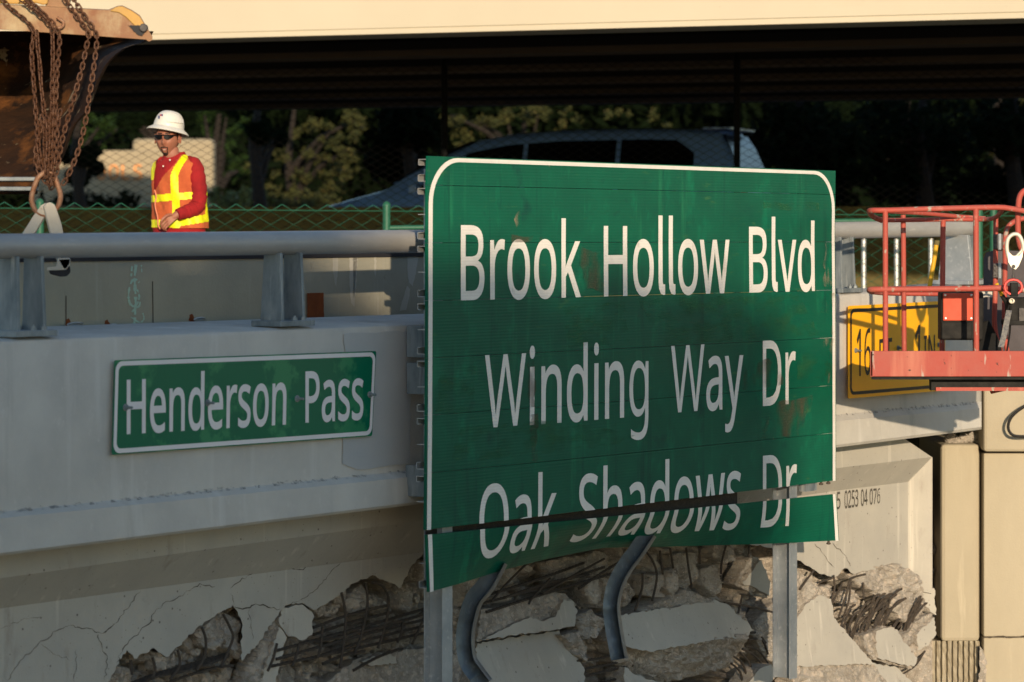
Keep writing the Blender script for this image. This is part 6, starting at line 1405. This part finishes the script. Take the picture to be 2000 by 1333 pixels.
# hand in front of the waist: palm, thumb and four bent fingers
def fing(P, r): body.tube([M_(*p) for p in sm(P, 3)], [r[0] + (r[1] - r[0]) * i / (3 * (len(P) - 1)) for i in range(3 * (len(P) - 1) + 1)], 8)
DHD = -.23
body.loft([[M_(348, 416, DHD), M_(350, 423, DHD), M_(347, 427, DHD + .03), M_(345, 419, DHD + .03)], [M_(336, 418.5, DHD - .012), M_(339, 433, DHD - .012), M_(336, 434, DHD + .03), M_(333, 420, DHD + .03)], [M_(328, 421, DHD - .02), M_(331, 440, DHD - .018), M_(328, 440, DHD + .02), M_(325, 422, DHD + .02)], [M_(322, 425, DHD - .015), M_(326, 442, DHD - .012), M_(324, 442, DHD + .02), M_(321, 426, DHD + .02)]])
body.tube([M_(352, 417, DHD + .02), M_(345, 420, DHD + .01), M_(338, 425, DHD + .01)], [.03, .029, .026], 10)
fing([(324, 426, DHD - .015), (318, 430, DHD - .03), (314, 436, DHD - .025), (314.5, 440, DHD - .005)], (.0105, .0085))
fing([(325.5, 431, DHD - .017), (319.5, 436, DHD - .034), (316, 442, DHD - .028), (317, 446, DHD - .006)], (.0105, .0085))
fing([(327, 436, DHD - .016), (322, 441, DHD - .032), (319, 446, DHD - .026), (320.5, 449, DHD - .006)], (.0100, .008))
fing([(329, 440, DHD - .012), (325, 444, DHD - .026), (323, 448, DHD - .022), (324.5, 450.5, DHD - .004)], (.009, .0072))
fing([(335, 420, DHD - .01), (327, 421, DHD - .035), (319, 427, DHD - .05), (314.5, 433, DHD - .05)], (.012, .0088))
# other hand hanging at his right side
hx = M_(313, 470, .12); body.tube([M_(314, 445, .12), hx, hx - UP * .09], [.03, .04, .02], 8)
for k in range(4): body.tube([hx + bf * (.03 - .02 * k) - UP * .05, hx + bf * (.035 - .02 * k) - UP * .12, hx + bf * (.03 - .02 * k) - UP * .155], [.010, .009, .007], 6)
body.tube([hx + bf * .035 - UP * .0, hx + bf * .06 - UP * .05, hx + bf * .06 - UP * .085], [.011, .01, .008], 6)
# ear on the visible side, with rim
for sd in (1, -1):
    ec = HC - hr * .086 * sd - hf * .008 + hu * .006
    er = [ec + (hu * math.sin(k * .524) * .032 + hf * (math.cos(k * .524) * .017 - math.sin(k * .524) * .005)) - hr * sd * (.010 if 2 < k < 10 else .004) for k in range(12)]
    body.tube(er, .0065, 6, closed=True); body.add([ec - hr * sd * .002] + er, [(0, 1 + k, 1 + (k + 1) % 12) for k in range(12)])
bo = obj('body', body, 'skin', mn_, smooth=True)
# beard, moustache, mouth, hair as thin shells over the head
def shell(name, cond, m, off, fine=3):
    b = MB(); n1, n2 = 110, 170; V = {}; fs = []
    for i in range(n1):
        for k in range(n2):
            la, lo = -86 + 172 * i / n1, -180 + 360 * k / n2
            if cond(la + .8, lo + 1.0):
                q = []
                for a, c in ((i, k), (i, k + 1), (i + 1, k + 1), (i + 1, k)):
                    if (a, c) not in V:
                        la2, lo2 = -86 + 172 * a / n1, -180 + 360 * c / n2; p = head_pt(la2, lo2); V[(a, c)] = len(b.v); b.v.append(p + (p - HC).normalized() * (off + .0012 * noise.noise(p * 300)))
                    q.append(V[(a, c)])
                b.f.append(tuple(q)); b.mi.append(0)
    return obj(name, b, m, mn_, smooth=True, fix=False)
shell('goatee', lambda a, o: (abs(o) < 27 and -78 < a < -46) or (16.5 < abs(o) < 24 and -50 < a < -25) or (abs(o) < 22 and -26.5 < a < -21.5 - .12 * abs(o)), 'hair', .005)
shell('lips', lambda a, o: abs(o) < 13 and -41 < a < -30, 'lips', .002)
shell('teeth', lambda a, o: abs(o) < 10 and -36 < a < -33 + .008 * o * o, 'teeth', .0032)
shell('short_hair', lambda a, o: (a > 20 and abs(o) > 62) or (abs(o) > 95 and a > -22) or (72 < abs(o) < 82 and a > -2), 'hair', .003)
shell('brow', lambda a, o: 8 < abs(o) < 36 and 21 < a < 25, 'hair', .002)
# wrap sunglasses
b = MB()
for sd in (1, -1):
    rows = []
    for k in range(13):
        lo = sd * (4 + 44 * k / 12); t = k / 12
        top = 17.5 - 3 * t + (0 if t > .1 else -3 * (1 - t * 10)); bot = 1.5 + 10 * max(0, t - .35) ** 1.3 * 1.6 + 5 * max(0, .25 - t) * 3
        rows.append([HC + (head_pt(la, lo) - HC).normalized() * ((head_pt(8, sd * 40) - HC).length * (1 + .20 * math.cos(R(lo)) ** 2) + .006) * 1.0 for la in (top, (2 * top + bot) / 3, (top + 2 * bot) / 3, bot)])
    b.loft(rows, closed=False, caps=False)
sgl = obj('sunglasses', b, 'lens', mn_, fix=False)
md = sgl.modifiers.new('thick', 'SOLIDIFY'); md.thickness = .003
b = MB()
for sd in (1, -1): b.tube([HC + (head_pt(15, sd * 46) - HC) * 1.12, HC + (head_pt(12, sd * 70) - HC) * 1.06, HC + (head_pt(9, sd * 92) - HC) * 1.04], .0045, 6)
b.tube([HC + (head_pt(15, -6) - HC) * 1.16, HC + (head_pt(15, 6) - HC) * 1.16], .004, 6); obj('temple', b, 'lens', sgl)
# hard hat, tipped back a little and low on his left
hu2 = (UP + Vector((.16, .0, 0)) + hf * -.10).normalized(); hx_ = (hr - hu2 * hr.dot(hu2)).normalized(); hy_ = hu2.cross(hx_) * -1
if hy_.dot(hf) < 0: hy_ = -hy_
HB = M_(329, 252, -.01)
def hat_pt(a, rx, ry, h): return HB + hx_ * math.cos(a) * rx + hy_ * math.sin(a) * ry + hu2 * h
b = MB(); N_ = 40
b.loft([[hat_pt(2 * math.pi * k / N_, .115 * math.cos(t) ** .62 if t < 1.57 else .0005, .135 * math.cos(t) ** .62 if t < 1.57 else .0005, .135 * math.sin(t) ** 1.05) for k in range(N_)] for t in [q * .1309 for q in range(12)] + [1.5699]], closed=True, caps=True); ht = obj('hard_hat', b, 'hat', mn_, smooth=True)
b = MB(); b.loft([[hat_pt(2 * math.pi * k / N_, rx, ry, h) for k in range(N_)] for rx, ry, h in ((.108, .128, .004), (.116, .137, .008), (.135, .155, -.004), (.155, .176, -.020), (.160, .181, -.026), (.158, .179, -.030), (.150, .170, -.024), (.130, .150, -.010), (.106, .126, -.006))], closed=True, caps=False); obj('brim', b, 'hat', ht, smooth=True)
b = MB(); b.loft([[hat_pt(a, .117, .137, h) for h in (.026, .05)] for a in [-.55 + .1 * k for k in range(14)][::-1]], closed=False, caps=False)
vb = M_(346, 240, -.2)
def dome_patch(px0, px1, py0, py1, m, name, off=.004):
    b = MB(); rows = []
    for j in range(5):
        row = []
        for i in range(7):
            x = px0 + (px1 - px0) * i / 6; y = py0 + (py1 - py0) * j / 4 + (x - 329) * .10
            # ray from the eye meets the dome ellipsoid
            d = (M_(x, y) - Vector((0, 0, E0))).normalized(); o_ = Vector((0, 0, E0)) - HB
            A = Vector((o_.dot(hx_) / (.116 + off), o_.dot(hy_) / (.136 + off), o_.dot(hu2) / (.136 + off))); D = Vector((d.dot(hx_) / (.116 + off), d.dot(hy_) / (.136 + off), d.dot(hu2) / (.136 + off)))
            a_, b_, c_ = D.dot(D), 2 * A.dot(D), A.dot(A) - 1; q = b_ * b_ - 4 * a_ * c_
            t = (-b_ - math.sqrt(max(q, 0))) / (2 * a_); row.append(Vector((0, 0, E0)) + d * t)
        rows.append(row)
    b.loft(rows, closed=False, caps=False); return obj(name, b, m, ht, fix=False)
dome_patch(326, 358, 231, 238.5, 'hat', 'suspension_strip', .012); dome_patch(309, 312, 228, 234, 'blueink', 'emblem', .008); dome_patch(312, 318, 225, 228, 'redink', 'emblem', .008); dome_patch(315.5, 318, 224.5, 228, 'blueink', 'emblem', .0085)
# shirt torso and collar
b = MB(); b.loft([ell(M_(cx, y), hw * PXM * 1.03 + .004, dp + .008, 32, bf) for y, cx, hw, dp in TOR[3:][::-1]], closed=True, caps=True); sh = obj('shirt', b, 'shirt', mn_, smooth=True)
b = MB(); rows = []
for y, cx, hw, dp, dr in ((316, 344, 26, .085, 0), (308, 341, 21, .078, 0), (299, 340, 19.5, .074, 0), (297, 340, 21, .078, .0), (304, 341, 23.5, .088, 0), (311, 342, 27, .098, 0)):
    R0 = ell(M_(cx, y), hw * PXM, dp, 36, bf); rows.append([p - UP * (.045 * max(0, math.sin(2 * math.pi * k / 36)) ** 2) for k, p in enumerate(R0)])
b.loft(rows, closed=True, caps=False); obj('collar', b, 'shirt', sh, smooth=True)
# his left sleeve: shoulder, elbow, cuff
b = MB(); SL = sm([(366, 316, -.03), (380, 324, -.075), (385, 348, -.105), (388, 380, -.115), (384, 403, -.13), (368, 413, -.17), (351, 418, -.215)], 6); rs = [.045, .058, .064, .063, .062, .053, .043]
rr_ = []
for i in range(len(SL)):
    t = i / 6; k = min(int(t), 5); rr_.append((rs[k] + (rs[k + 1] - rs[k]) * (t - k)) * (1 + .05 * math.sin(i * 1.7) + .04 * math.sin(i * 3.1)))
b.tube([M_(*p) for p in SL], rr_, 18); obj('sleeve', b, 'shirt', sh, smooth=True)
b = MB(); b.tube([M_(357, 416, -.205), M_(346.5, 420, -.225)], [.047, .044], 14); obj('cuff', b, 'shirt', sh, smooth=True, bevel=.004)
b = MB(); b.tube([M_(x, y, d) for x, y, d in sm([(322, 318, .03), (314, 335, .10), (312, 380, .13), (314, 440, .13)], 5)], .058, 14); obj('sleeve', b, 'shirt', sh, smooth=True)
b = MB()
for x, y in ((332, 313), (319, 325)): b.lathe(M_(x, y, -.155), [(.006, 0), (.006, .004)], 8, Vector((0, -1, 0)))
obj('button', b, 'teeth', sh)
# vest: fine shell over the shirt, tape and openings cut by where they lie on it
VT = [(303, 342, 22, .075), (308, 343, 31, .088), (313, 345, 42, .104), (320, 347, 50, .122), (335, 348, 55, .142), (360, 349, 56.5, .152), (385, 349.5, 56.5, .152), (410, 350.5, 57.5, .154), (430, 351, 58.5, .156), (446, 351.5, 59.5, .158)]
NV, NA = 96, 200
def vrow(y):
    for q0, q1 in zip(VT, VT[1:]):
        if y <= q1[0]: break
    t = (y - q0[0]) / (q1[0] - q0[0]); return [a + (c - a) * t for a, c in zip(q0, q1)]
vv = []
for j in range(NV + 1):
    y = 303 + 143 * j / NV; _, cx, hw, dp = vrow(y)
    row = []
    for k, p in enumerate(ell(M_(cx, y), hw * PXM, dp, NA, bf)):
        f_ = .006 * noise.fractal(p * 11, 1, 2, 3) + .004 * math.sin(k * .35 + j * .12)
        row.append(p + (p - M_(cx, y)).normalized() * f_)
    vv.append(row)
def pxy(p): return (p.x / p.y * FPX + 1000, 440 - (p.z - E0) / p.y * FPX)
def inpoly(x, y, P):
    c = False
    for i in range(len(P)):
        (x0, y0), (x1, y1) = P[i - 1], P[i]
        if (y0 > y) != (y1 > y) and x < (x1 - x0) * (y - y0) / (y1 - y0) + x0: c = not c
    return c
VOPEN = [(304, 300), (305, 322), (301, 350), (300.5, 371), (304, 371), (318, 345), (340, 322), (356, 300)]
ARM = [(371, 300), (364, 318), (360, 345), (362, 372), (372, 392), (402, 392), (420, 350), (410, 300)]
def tape(x, y):
    cx = 341 + (0 if y > 345 else (345 - y) ** 1.5 * .085)
    if abs(x - cx - (y > 385) * 3) < 7.5: return True
    if y < 352 and x < 305: return True
    yb = 389 - (x - 293) * .085
    if abs(y - yb) < 7: return True
    yb2 = 437 - max(0, x - 340) * .17
    if abs(y - yb2) < 7.5: return True
    if abs(x - 404) < 4 and 385 < y < 430: return True
    return False
bV, bT = MB(), MB(); bV.v = [p for r in vv for p in r]
for j in range(NV):
    for k in range(NA):
        l = (k + 1) % NA; q = (vv[j][k], vv[j][l], vv[j + 1][l], vv[j + 1][k]); c = sum(q, Vector()) / 4
        _, cx, hw, dp = vrow(303 + 143 * (j + .5) / NV)
        x, y = pxy(c); front = (c - M_(cx, 303 + 143 * (j + .5) / NV)).y < .03
        if front and (inpoly(x, y, VOPEN)): continue
        nrm = (c - M_(cx, 303 + 143 * (j + .5) / NV)).normalized()
        bV.f.append((j * NA + k, j * NA + l, (j + 1) * NA + l, (j + 1) * NA + k)); bV.mi.append(0)
        if front and tape(x, y): bT.add([p + nrm * .004 for p in q], [(0, 1, 2, 3)])
vs_ = obj('safety_vest', bV, 'vest', mn_, smooth=True, fix=False)
obj('reflective_tape', bT, 'lime', vs_, smooth=True)
b = MB(); b.tube([M_(x, y, -.168) for x, y in sm([(302, 371), (305, 385), (303, 402), (308, 425), (309, 440), (313, 448)], 4)], .005, 6); obj('zip', b, 'zip', vs_)
# trousers and boots
b = MB(); b.loft([ell(M_(cx, y), hw * PXM * 1.04, dp + .01, 24, bf) for y, cx, hw, dp in ((438, 350, 53, .14), (462, 350, 53, .14), (485, 350, 50, .135))], closed=True, caps=True)
for sx, fwd in ((-20, -.10), (22, .12)): b.tube([M_(350 + sx, 470), M_(350 + sx * 1.05, 565, fwd * .5), M_(350 + sx, 585, fwd * .6), M_(350 + sx, 700, fwd)], [.112, .092, .09, .085], 14)
obj('trousers', b, 'shirt', mn_, smooth=True)
for sx, fwd in ((-20, -.10), (22, .12)):
    p = M_(350 + sx, 700, fwd); p = Vector((p.x, p.y, E0 - 1.06)); b = MB(); b.loft([[p + bf * f_ + Vector((bf.y, -bf.x, 0)) * s * w_ + UP * z for s, z in ((-1, .002), (1, .002), (1, h * .6), (.6, h), (-.6, h), (-1, h * .6))] for f_, w_, h in ((-.09, .04, .14), (-.03, .05, .16), (.06, .052, .10), (.15, .05, .075), (.2, .03, .05))]); obj('boot', b, 'boot', mn_, smooth=True)
